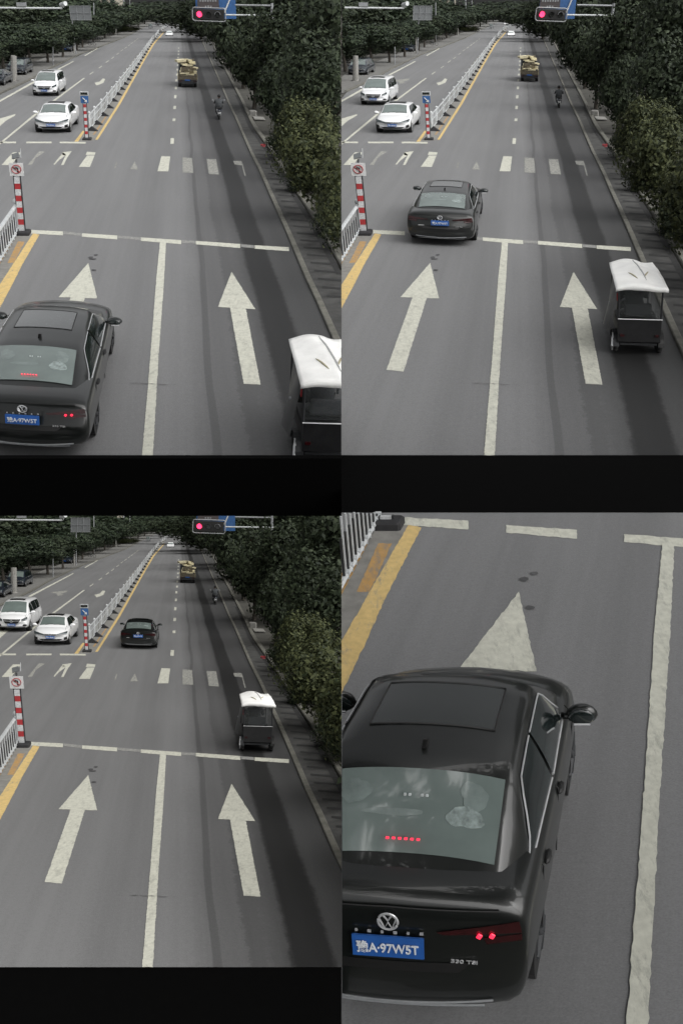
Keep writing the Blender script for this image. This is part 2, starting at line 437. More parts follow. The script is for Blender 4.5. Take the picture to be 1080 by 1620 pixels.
def kerb_strip(V, line, off, wid, h, v0, v1, m, name, n=40):
    lo, hi = max(v0, V.vmin), min(v1, V.vmax)
    rings = []
    for i in range(n + 1):
        v = lo + (hi - lo) * (i / n) ** 1.6
        u = line(v) + pw(v, off); w = pw(v, wid)
        if u + w < V.umin or u > V.umax: continue
        a = V.P(u, v, 0); b = V.P(u + w, v, 0)
        dz = Vector((0, 0, h)); c = (b - a) * .12
        rings.append([a, a + dz * .8, a + c + dz, b - c + dz, b + dz * .8, b])
    if len(rings) < 2: return None
    return struct(MB().loft(rings).build(name, m, V))

def full_street(V):
    w = V.where
    g = None
    # road sheet with its painted marks as parts
    lo = lambda v: max(lf(v), -1e9)
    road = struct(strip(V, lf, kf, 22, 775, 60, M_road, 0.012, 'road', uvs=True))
    Z = 0.017
    mk = lambda pts, m, nm, z=Z: mark(V, pts, m, z, nm, road)
    # left sidewalk and its kerb
    o = struct(strip(V, lambda v: lf(v) - pw(v, 3.6), lambda v: lf(v) - pw(v, .15), 22, 190, 40, M_pave, 0.06, 'left_sidewalk'))
    kerb_strip(V, lf, -.2, .2, .12, 24, 190, M_kerb, 'left_kerb')
    # right side: gutter, kerb, paved strip, outer kerb, verge
    kerb_strip(V, kf, 0.0, .13, .07, 24, 775, M_kerb, 'right_kerb', 60)
    struct(strip(V, lambda v: kf(v) + pw(v, .12), lambda v: of(v), 24, 775, 50, M_pave_d, 0.05, 'right_sidewalk'))
    kerb_strip(V, of, 0.0, .20, .12, 24, 775, M_kerb, 'outer_kerb', 60)
    # drain slots / joints of the paved strip
    jb = MB(); vv = 236.0
    while vv < 700:
        a, b = kf(vv) + pw(vv, .30), of(vv) - pw(vv, .04)
        t = pw(vv, .07) * .6
        q = [(a, vv), (b, vv + (b - a) * .08), (b, vv + t + (b - a) * .08), (a, vv + t)]
        if b < V.umax + 20: jb.add([V.P(*p, 0.056) for p in q], [(0, 1, 2, 3)])
        vv += pw(vv, .30) * .62
    struct(jb.build('paving_joints', M_slot, V))
    struct(strip(V, lambda v: of(v) - pw(v, .16), lambda v: of(v) - pw(v, .02), 150, 775, 40, M_slot, 0.054, 'side_channel'))
    # dusty median strip
    mk([(124, 224), (151, 222), (187, 165), (224, 99), (240, 72), (262, 44), (259, 42), (232, 72), (208, 98), (172, 150)], M_median, 'median_strip', 0.0145)
    mk([(56, 369), (33, 369), (24, 375), (-60, 470), (-160, 620), (-160, 720), (-120, 720), (-6, 467)], M_median, 'median_strip', 0.0145)
    # stop lines
    for a, b in (((45, 363.5), (100, 366)), ((130, 369), (186, 372.5)), ((223, 375.5), (287, 380)), ((310, 381), (380, 386)), ((403, 388), (457, 391))):
        mk([a, b, (b[0], b[1] + 6.3), (a[0], a[1] + 5.5)], M_white, 'stop_line')
    for a, b in (((-60, 223.5), (26, 224)), ((42, 224), (82, 224)), ((95, 224), (136, 224.5))):
        mk([a, b, (b[0], b[1] + 2.6), (a[0], a[1] + 2.6)], M_white, 'stop_line')
    # lane lines
    mk([(253.5, 382), (263, 382), (260, 440), (251, 565), (242, 720), (238, 770), (221, 770), (225, 720), (238, 565), (247.5, 440)], M_white, 'lane_line', Z + .004)
    mk([(53, 369), (63, 371), (36, 418), (22, 446), (0, 488), (-120, 720), (-150, 720), (-100, 615), (-3, 455)], M_yellow, 'edge_line')
    mk([(29, 382), (40, 382), (22, 416), (12, 416)], M_orange, 'edge_line')
    mk([(12, 384), (21, 382), (0, 418), (-20, 450), (-30, 450)], M_orange, 'edge_line')
    mk([(151, 221), (155, 221), (190.5, 165), (227, 99), (244, 70), (261, 50), (260, 49.5), (241, 70), (224, 99), (186.5, 165)], M_yellow, 'edge_line')
    mk([(147, 213), (150, 213), (170, 183), (168, 183)], M_orange, 'edge_line')
    mk([(118, 224), (124, 224), (135, 207), (131, 207)], M_yellow, 'edge_line')
    mk([(205, 605.4), (225, 606), (262, 608), (278, 607.6), (278, 608.1), (262, 608.7), (225, 606.7), (205, 605.8)], M_crack, 'road_crack', Z + .008)
    for a, b in (((101, 366), (129, 369)), ((187, 372.6), (222, 375.4)), ((288, 380), (309, 381)), ((381, 386.2), (402, 388))):
        mk([a, b, (b[0], b[1] + 4.5), (a[0], a[1] + 4.5)], M_wgone, 'stop_line')
    # opposite carriageway
    mk([(-3, 228.5), (1, 228.5), (57, 182.5), (135, 123.5), (132, 123.5), (54, 181)], M_white, 'lane_line')
    mk([(0, 161.5), (50, 133.5), (117, 97.5), (116, 96.5), (48, 131.5), (0, 158.5)], M_white, 'lane_line')
    mk([(135, 88.5), (155, 77), (154, 76.2), (134, 87.5)], M_white, 'lane_line')
    mk([(168, 69), (186, 62), (186, 61), (168, 67.5)], M_wfaint, 'lane_line')
    for x, y in ((145, 115.6), (159, 106), (170, 97.3), (178.5, 91.3), (186.5, 85), (193, 79.6), (199, 75.4), (204.5, 71.5), (209, 68), (213.5, 64.6), (217.5, 61.5)):
        s = (y - 15) / 100
        mk([(x - 3.4 * s, y + 2.0 * s), (x - 1.6 * s, y + 2.0 * s), (x + 3.8 * s, y - 2 * s), (x + 2.2 * s, y - 2 * s)], M_white, 'lane_dash')
    for x, y, h in ((272.3, 223, 9), (275.2, 189.5, 4), (276.3, 170, 5), (277.3, 153, 5), (278.3, 139, 4), (279.0, 127, 3.5), (280, 118, 3), (280.6, 110, 3), (281.2, 103, 2.4), (281.6, 97, 2.4), (282, 91, 2), (282.3, 86, 2), (282.6, 81, 2), (282.8, 76, 1.6)):
        s = max(.5, (y - 15) / 85)
        mk([(x - 1.1 * s, y + h / 2), (x + 1.1 * s, y + h / 2), (x + 1.4 * s, y - h / 2), (x - .8 * s, y - h / 2)], M_white, 'lane_dash')
    # crosswalk, partly worn away
    for p in ([(3, 261), (18.5, 261), (34, 241), (21, 241)], [(99, 241), (114, 239), (107, 249), (101, 261), (97, 261), (104, 246), (99, 245)], [(100, 241), (105, 245), (93, 254), (87, 260.5), (85, 260)],
              [(125, 264), (142.5, 264), (150, 246), (138, 246)], [(136, 245), (150.5, 245), (151.5, 241), (138, 240)], [(249.5, 271), (266.5, 271), (269.5, 247.5), (255.5, 247)],
              [(289, 272.5), (306, 273.5), (304, 250), (289, 249)], [(330.5, 275), (346.5, 276), (342, 252), (327, 251.5)]):
        mk(p, M_white if p[0][0] < 260 else M_wfaint, 'crosswalk_stripe')
    for p in ([(44, 261), (51, 261), (57, 250), (72, 240), (62, 239)], [(181, 266), (183.5, 266), (186, 256), (184, 256)], [(206, 268), (218.5, 268), (213.5, 255)], [(369, 254.5), (382, 254.5), (385, 262), (371, 260)], [(383, 262), (384.5, 262), (389, 278), (387, 278)]):
        mk(p, M_wfaint, 'crosswalk_stripe')
    # arrows
    mk([(140, 416), (154, 472), (93, 470)], M_white, 'arrow_marking')
    mk([(112, 470.6), (134.5, 471.4), (98, 588), (71, 585)], M_white, 'arrow_marking')
    mk([(366.5, 430), (404, 489), (345, 485.5)], M_white, 'arrow_marking')
    mk([(364, 486.6), (389, 488), (412, 608.5), (385.5, 607)], M_white, 'arrow_marking')
    mk([(-30, 196), (25, 180.5), (24, 183), (10, 191), (0, 200), (-12, 203), (-8, 194), (-30, 201)], M_white, 'arrow_marking')
    mk([(150, 131), (158, 129), (163, 124), (167, 125), (164, 131), (158, 133.5), (153, 135)], M_white, 'arrow_marking')
    mk([(80, 127), (108, 124), (106, 126.5), (96, 130), (103, 131), (92, 132.5), (90, 129.5)], M_wfaint, 'arrow_marking')
    mk([(60, 196), (62, 196), (62, 197), (60, 197)], M_median, 'oil_stain')
    # oil stains near the arrow
    for (x, y, a, b) in ((144, 407, 4, 1.6), (152, 403, 3.5, 1.2), (149, 427, 4, 1.4), (147, 409.5, 6, 1)):
        mk([(x + a * math.cos(t * .9 + y), y + b * math.sin(t * .9 + y) * (1 + .3 * math.sin(t * 3))) for t in range(7)], M_oil, 'oil_stain', Z + .006)

# ------------------------------------------------------------------ fences and posts
def far_fence(V):
    b0 = V.P(143, 203)
    t = thing(V, 'median_fence', 'long white railing fence receding along the median in the ' + V.where, 'fence', b0, 'white median fences running into the distance')
    us = [(143, 207), (151, 197), (161.5, 183.5), (170.5, 171), (178, 160.5), (185, 150.5), (191, 142), (196.5, 134), (201.5, 127), (206, 120), (210.5, 114), (214.5, 108), (218, 102.5), (221.5, 97), (224.7, 92), (227.7, 87.3), (230.5, 83), (233.2, 78.7), (235.8, 74.6), (238.2, 71), (240.6, 67.4), (243, 64), (245.2, 61), (247.4, 58), (249.6, 55), (252, 52), (254.6, 49.4), (257.5, 47), (261, 44.6), (265, 42.6), (270, 41.2)]
    base = [V.P(u, v) - b0 for u, v in us]; tops = [up(V, u, v, 1.02) - b0 for u, v in us]
    for i, (b, tp) in enumerate(zip(base, tops)):
        d = (tp - b); k = .045 + .0004 * i
        MB().path([b, b + d * 1.06], k, 6).ball(b + d * 1.10, .07, 8, 5).build('post', M_fwhite, V, t, clip=False)
        _, A = frame(V, *us[i])
        f = MB(); f.box(Vector((0, 0, 0)), (0, 0, 0)) if False else None
        f = MB().add([A @ Vector(p) + b for p in ((-.12, -.2, .005), (.42, -.2, .005), (.42, .2, .005), (-.12, .2, .005), (-.06, -.08, .14), (.08, -.08, .30), (.08, .08, .30), (-.06, .08, .14))],
                     [(0, 3, 2, 1), (4, 5, 6, 7), (0, 1, 5, 4), (1, 2, 6, 5), (2, 3, 7, 6), (3, 0, 4, 7)])
        f.build('foot', M_rubber, V, t, clip=False)
    for fr in (.14, .62, .97):
        MB().path([b + (tp - b) * fr for b, tp in zip(base, tops)], .035 if fr > .9 else .022, 5).build('rail', M_fwhite, V, t, clip=False)
    bars = MB()
    for i in range(len(us) - 1):
        n = 11 if i < 14 else 6
        for k in range(1, n):
            f = k / n; b = base[i].lerp(base[i + 1], f); tp = tops[i].lerp(tops[i + 1], f)
            if k % 6 == 0: continue
            bars.path([b + (tp - b) * .14, b + (tp - b) * .96], .009 + .0012 * (i // 6), 4)
    bars.build('infill_bars', M_fwhite, V, t, clip=False)
def near_fence(V):
    us = [(29.5, 367), (-32, 470), (-130, 640)]
    if V.cut == 1: us = [(29.5, 367), (-32, 470)]
    b0 = V.P(*us[0])
    t = thing(V, 'median_fence', 'white railing fence ending at the striped sign post in the ' + V.where, 'fence', b0, 'white median fences beside the striped posts')
    base = [V.P(u, v) - b0 for u, v in us]; tops = [up(V, u, v, .98) - b0 for u, v in us]
    for b, tp in zip(base, tops):
        d = tp - b
        MB().path([b, b + d * 1.05], .05, 8).ball(b + d * 1.09, .075, 10, 6).build('post', M_fwhite, V, t)
    for fr, r in ((.11, .04), (.95, .05)):
        MB().path([b + (tp - b) * fr for b, tp in zip(base, tops)], r, 6).build('rail', M_fwhite, V, t)
    bars = MB()
    for i in range(len(us) - 1):
        n = 17
        for k in range(1, n):
            f = k / n; b = base[i].lerp(base[i + 1], f); tp = tops[i].lerp(tops[i + 1], f)
            bars.path([b + (tp - b) * .1, b + (tp - b) * .95], .012, 5)
            if i == 0: bars.box(b + (tp - b) * .11, (.09, .04, .09))
    bars.build('infill_bars', M_fwhite, V, t)
    dk = MB()
    for i in range(len(us) - 1):
        for k in range(1, 17):
            f = (k + .42) / 17; b = base[i].lerp(base[i + 1], f); tp = tops[i].lerp(tops[i + 1], f)
            dk.path([b + (tp - b) * .1, b + (tp - b) * .68], .016, 5)
    dk.build('dark_bars', M_dkmetal, V, t)
def text_mesh(body, size, bold=False):
    c = bpy.data.curves.new('t', 'FONT'); c.body = body; c.size = size; c.align_x = 'CENTER'; c.align_y = 'CENTER'; c.extrude = 0.004
    if bold: c.offset = size * .012
    o = bpy.data.objects.new('t', c); sc.collection.objects.link(o)
    dg = bpy.context.evaluated_depsgraph_get(); me = bpy.data.meshes.new_from_object(o.evaluated_get(dg))
    vs = [v.co.copy() for v in me.vertices]; fs = [tuple(p.vertices) for p in me.polygons]
    bpy.data.objects.remove(o); bpy.data.curves.remove(c); bpy.data.meshes.remove(me)
    return vs, fs
_tc = {}
def add_text(mb, body, size, c, fit=None, back=True, bold=True):
    """text in the x-z plane, read from -y (back=True) or from +y"""
    if (body, size) not in _tc: _tc[(body, size)] = text_mesh(body, size, bold)
    vs, fs = _tc[(body, size)]
    w = max(v.x for v in vs) - min(v.x for v in vs); h = max(v.y for v in vs) - min(v.y for v in vs)
    mx = (max(v.x for v in vs) + min(v.x for v in vs)) / 2; my = (max(v.y for v in vs) + min(v.y for v in vs)) / 2
    kx, ky = (fit[0] / w, fit[1] / h) if fit else (1, 1)
    s = 1 if back else -1
    mb.add([Vector((c[0] + s * (v.x - mx) * kx, c[1] - s * v.z, c[2] + (v.y - my) * ky)) for v in vs], fs)
    return mb
def striped_post(V, near):
    u, v = (36.5, 371) if near else (138.3, 221.5)
    b0, A = frame(V, u, v, k=0.0)
    if near:
        t = thing(V, 'striped_post', 'red and white striped post with no left turn sign in the ' + V.where, 'sign post', b0, 'striped posts with a no left turn sign')
        S, N = 1.0, 9
    else:
        t = thing(V, 'striped_post', 'red and white striped post topped by a blue arrow sign in the ' + V.where, 'sign post', b0, 'striped posts with a blue arrow sign')
        S, N = 1.0, 10
    g = MB().cbox((0, 0, .07), (.42, .4, .14), .03); g.build('foot', M_rubber, V, t, A=A)
    h = 2.02 if near else 2.1
    MB().box((.075, .03, h / 2 + .08), (.028, .05, h)).build('support', M_dkmetal, V, t, A=A)
    MB().box((-.105 if near else -.1, .03, h / 2 + (.55 if near else .1)), (.024, .05, h * (.55 if near else .95))).build('support', M_dkmetal, V, t, A=A)
    z0 = .14; dz = (h - .06 - z0) / N
    wd = .15 if near else .13
    wt = MB(); rd = MB()
    for i in range(N):
        m = rd if i % 2 == 1 else wt
        hh = dz * (.52 if i % 2 else .98)
        m.box((-.015, 0, z0 + dz * (i + .5)), (wd, .05 if i % 2 else .045, dz * (.92 if i % 2 else 1.05)))
    wt.build('white_panel', M_refl, V, t, A=A); rd.build('red_panel', M_red, V, t, A=A)
    if near:
        p = MB().box((0, -.01, h + .20), (.38, .03, .42)).build('sign_plate', M_signw, V, t, A=A)
        ring = MB().path([(.125 * math.cos(a), -.034, h + .21 + .135 * math.sin(a)) for a in [k * math.pi / 12 for k in range(24)]], .012, 6, True)
        ring.path([(-.09, -.038, h + .30), (.09, -.038, h + .12)], .010, 6)
        ring.build('red_ring', M_red, V, p, A=A, base=b0)
        ar = MB().box((.035, -.034, h + .18), (.035, .012, .14)).path([(.035, -.034, h + .25), (.0, -.034, h + .265), (-.03, -.034, h + .25)], .018, 6)
        ar.prism([(-.02, -.03, h + .20), (-.02, -.03, h + .30), (-.085, -.03, h + .25)], (0, -.012, 0)); ar.build('arrow', M_trim, V, p, A=A, base=b0)
        MB().path([(0, .05, h + .3), (0, .08, h + .52)], .025, 8).build('bracket', M_dkmetal, V, t, A=A)
        MB().box((-.02, .1, h + .62), (.20, .22, .03), rx=R(35), ry=R(-18)).build('solar_panel', M_signg, V, t, A=A)
        MB().path([(.12, .1, h + .56), (.135, .1, h + .86)], .011, 6).build('aerial', M_fwhite, V, t, A=A)
    else:
        p = MB().box((-.01, -.01, h + .20), (.36, .04, .40)).build('sign_plate', M_blue, V, t, A=A)
        ar = MB().path([(-.10, -.05, h + .31), (.04, -.05, h + .14)], .022, 6).prism([(.11, -.035, h + .05), (.10, -.035, h + .20), (-.04, -.035, h + .08)], (0, -.02, 0)); ar.build('arrow', M_signw, V, p, A=A, base=b0)
        q = MB().box((-.01, -.01, h + .54), (.40, .06, .22)).build('light_box', M_fwhite, V, t, A=A)
        MB().box((-.01, -.045, h + .54), (.33, .03, .13)).build('lens', M_lensd, V, q, A=A, base=b0)

# ------------------------------------------------------------------ gantries, signal, signs, poles
def overhead(V):
    w = V.where
    # camera arm at the upper left
    y = V.P(0, 150).y; b = V.Q(y, -70, 150) if V.cut != 1 else V.Q(y, 2, 150)
    b = V.P(2, 150) if V.cut == 1 else V.P(-30, 150)
    t = thing(V, 'camera_gantry', 'white horizontal camera arm crossing above the left trees in the ' + w, 'gantry', b)
    x0 = 5
    q = lambda u, v, d=0: V.Q(y + d, u, v) - b
    if V.cut != 1: MB().path([Vector((0, 0, 0)), q(-30, 13)], .10, 10).build('pole', M_fwhite, V, t)
    MB().path([q(5 if V.cut == 1 else -30, 12), q(99, 13)], .055, 8).build('arm', M_fwhite, V, t)
    c = MB().path([q(97, 8, .3), q(104, 5.5, -.3)], .14, 10); c.path([q(101, 12), q(101, 7)], .03, 6); c.build('camera', M_fwhite, V, t)
    p = q(34.5, 7); MB().box(p, (.62, .2, .24)).build('flash_unit', M_gmetal, V, t)
    # back of a hanging sign
    y2 = V.P(0, 118).y; b = V.P(142, 52) if False else V.P(113, 118)
    b = V.P(120, 86); y2 = b.y
    q2 = lambda u, v, d=0: V.Q(y2 + d, u, v) - b
    t = thing(V, 'hanging_sign', 'grey back of a road sign before the left trees in the ' + w, 'road sign', b, 'grey backs of road signs above the left trees')
    a, c2 = q2(113, 32), q2(143, 9); wd = c2.x - a.x; ht = c2.z - a.z
    cen = (a + c2) / 2
    f = MB().box(cen, (wd, .05, ht)).build('panel', M_signg, V, t)
    e = MB()
    for k in (0, .33, .66, 1): e.box((a.x + wd * k, cen.y - .06, cen.z), (.05, .06, ht))
    for k in (.02, .5, .98): e.box((cen.x, cen.y - .10, a.z + ht * k), (wd + .1, .04, .05))
    e.build('frame', M_gmetal, V, t)
    MB().path([Vector((0, .25, 0)), Vector((0, .25, cen.z))], .075, 10).build('pole', M_gmetal, V, t)
    # signal on the right
    b = V.P(462, 172); y3 = b.y
    q3 = lambda u, v, d=0: V.Q(y3 + d, u, v) - b
    t = thing(V, 'traffic_signal', 'horizontal traffic signal showing red above the road in the ' + w, 'traffic light', b, 'horizontal traffic signals showing red')
    c = q3(331, 23); a, d2 = q3(305, 33.5), q3(356, 12.5); W, Hh = d2.x - a.x, d2.z - a.z
    rot = -R(2)
    MB().box(c + Vector((0, -.02, 0)), (W * .92, .16, Hh * .82), ry=-rot).build('housing', M_trim, V, t, bevel=.03)
    fr = MB(); m3 = Matrix.Rotation(-rot, 3, 'Y')
    pts = []
    for cx, cz, a0 in ((1, 1, 0), (-1, 1, 90), (-1, -1, 180), (1, -1, 270)):
        for k in range(4):
            an = R(a0 + 30 * k); pts.append(c + m3 @ Vector((cx * (W / 2 - .13) + .13 * math.cos(an), -.06, cz * (Hh / 2 - .13) + .13 * math.sin(an))))
    fr.path(pts, .035, 6, True).build('backing_frame', M_gmetal, V, t)
    for i, uu in enumerate((316, 331, 345)):
        lc = c + m3 @ Vector((q3(uu, 23).x - c.x, -.12, 0)); r = .155
        MB().cyl(lc, (0, 1, 0), r * (1.0 if i == 0 else .9), .06, 20).build('lens', M_sredl if i == 0 else M_lensd, V, t)
        vz = MB().grid(lambda s, tt: lc + Vector((math.cos(math.pi * s) * (r + .015), -.03 - .16 * tt, math.sin(math.pi * s) * (r + .015))), 10, 1)
        vz.build('visor', M_trim if i < 2 else M_gmetal, V, t, solid=.01)
    MB().path([q3(356, 23.5), q3(462, 25)], .045, 8).build('arm', M_fwhite, V, t)
    MB().path([Vector((q3(462, 25).x, 0, 0)), q3(462, 20)], .11, 10).build('pole', M_gmetal, V, t)
    # direction signs behind the signal
    b = V.P(430, 150); y4 = b.y
    q4 = lambda u, v, d=0: V.Q(y4 + d, u, v) - b
    t = thing(V, 'direction_sign', 'blue direction sign behind the traffic signal in the ' + w, 'road sign', b, 'blue direction signs behind the signals')
    a, c2 = q4(311, 30), q4(372, -12)
    MB().box((a + c2) / 2, (c2.x - a.x, .06, c2.z - a.z)).build('panel', M_blue, V, t, bevel=.01)
    MB().path([q4(355, 20, -.1), q4(364, -2, -.1)], .05, 6).build('arrow', M_signw, V, t)
    MB().path([q4(372, 8), q4(430, 9)], .06, 8).path([Vector((q4(430, 9).x, 0, 0)), q4(430, 5)], .1, 8).build('pole', M_gmetal, V, t)
    a, c2 = q4(313, 13, -.3), q4(346, -4, -.3)
    p = MB().box((a + c2) / 2, (c2.x - a.x, .06, c2.z - a.z)).build('message_panel', M_brown, V, t)
    tx = MB(); cc = (a + c2) / 2
    for rr_, zz in ((7, cc.z + .12), (3, cc.z - .22)):
        for k in range(rr_): tx.box((cc.x + (k - rr_ / 2 + .5) * .17, cc.y - .045, zz), (.10, .02, .10 + .03 * (k % 2)))
    tx.build('lettering', M_gmetal, V, p, base=b)
    # street poles at the left
    for (u, v, top, r, m, lb) in ((22.5, 129, 88, .26, M_concrete, 'thick short concrete pillar on the left sidewalk'), (84.5, 104, 74, .055, M_gmetal, 'slim grey pole behind the white minivan'),
                            (118, 85, 46, .10, M_concrete, 'pale concrete pole under the left trees'), (149, 66, 4, .10, M_gmetal, 'tall grey lamp pole among the left trees'),
                            (196, 50, -20, .22, M_gmetal, 'tall dark pole rising past the left trees'), (206, 47, -6, .10, M_gmetal, 'thin tall lamp pole near the far left kerb'), (184, 56, 42, .1, M_concrete, 'short pale post beside the far hedge')):
        if V.cut == 1 and u < 4: continue
        b = V.P(u, v); p = V.Q(b.y, u - .3, top) - b
        o = MB().path([Vector((0, 0, 0)), p * .05, p * .95, p], [r * 1.25, r, r * .9, r * .85], 10)
        o.box((0, 0, .03), (r * 3, r * 3, .06))
        tag(o.build('street_pole', m, V, base=b, smooth=False), lb + ' in the ' + w, 'pole')

# ------------------------------------------------------------------ vehicles
SEDAN = dict(L=4.8, W=.905,
    body=[(0.00, .42, .56, .58, .74), (0.03, .30, .66, .69, .84), (0.07, .26, .80, .83, .88), (0.10, .24, .95, .99, .885), (0.15, .22, 1.01, 1.085, .89), (.35, .20, 1.03, 1.115, .905), (.95, .19, 1.0, 1.10, .915),
          (2.0, .18, .97, 1.02, .915), (3.0, .18, .95, 1.0, .915), (3.7, .19, .92, 1.0, .91), (4.3, .20, .84, .92, .89), (4.62, .22, .74, .80, .85), (4.75, .28, .64, .69, .78), (4.80, .36, .58, .60, .70)],
    green=[(.40, 1.07, .66), (.55, 1.12, .655), (1.0, 1.29, .65), (1.38, 1.40, .64), (2.0, 1.45, .625), (2.9, 1.43, .61), (3.3, 1.25, .63), (3.75, 1.02, .70), (3.88, .95, .71)],
    belt=[(0, .95), (1, .98), (2.2, .96), (4, .90)], wb=[(.45, .72), (1.0, .84), (2.2, .87), (3.2, .85), (3.88, .74)],
    rearglass=(.60, 1.34), wind=(2.98, 3.70), side=[(.92, 2.10), (2.17, 3.38)], sunroof=(1.95, 2.72, .43), mirror=(3.30, .98), wheels=(.98, 3.85), rw=.325)
COMPACT = dict(SEDAN); COMPACT['L'] = 4.65
VAN = dict(L=5.1, W=.94,
    body=[(0.00, .45, .60, .62, .80), (0.04, .30, .80, .84, .90), (0.10, .24, 1.05, 1.08, .92), (.3, .22, 1.10, 1.14, .93), (1.0, .2, 1.08, 1.12, .94), (2.5, .19, 1.04, 1.08, .94), (3.6, .19, 1.02, 1.08, .94), (4.2, .2, 1.0, 1.09, .925),
          (4.7, .22, .90, .98, .89), (4.95, .26, .78, .84, .85), (5.06, .32, .66, .72, .80), (5.10, .40, .60, .62, .72)],
    green=[(.08, 1.10, .80), (.14, 1.35, .76), (.25, 1.62, .72), (.5, 1.74, .69), (1.5, 1.79, .68), (2.6, 1.79, .67), (3.2, 1.72, .66), (3.7, 1.48, .72), (4.2, 1.16, .78), (4.4, 1.02, .79)],
    belt=[(0, 1.05), (5, 1.0)], wb=[(.08, .84), (1, .90), (3.4, .90), (4.4, .82)],
    rearglass=(.16, .36), wind=(3.24, 4.22), side=[(.45, 1.55), (1.62, 2.75), (2.83, 3.75)], sunroof=(2.35, 2.95, .40), mirror=(3.75, 1.1), wheels=(1.0, 4.15), rw=.34)

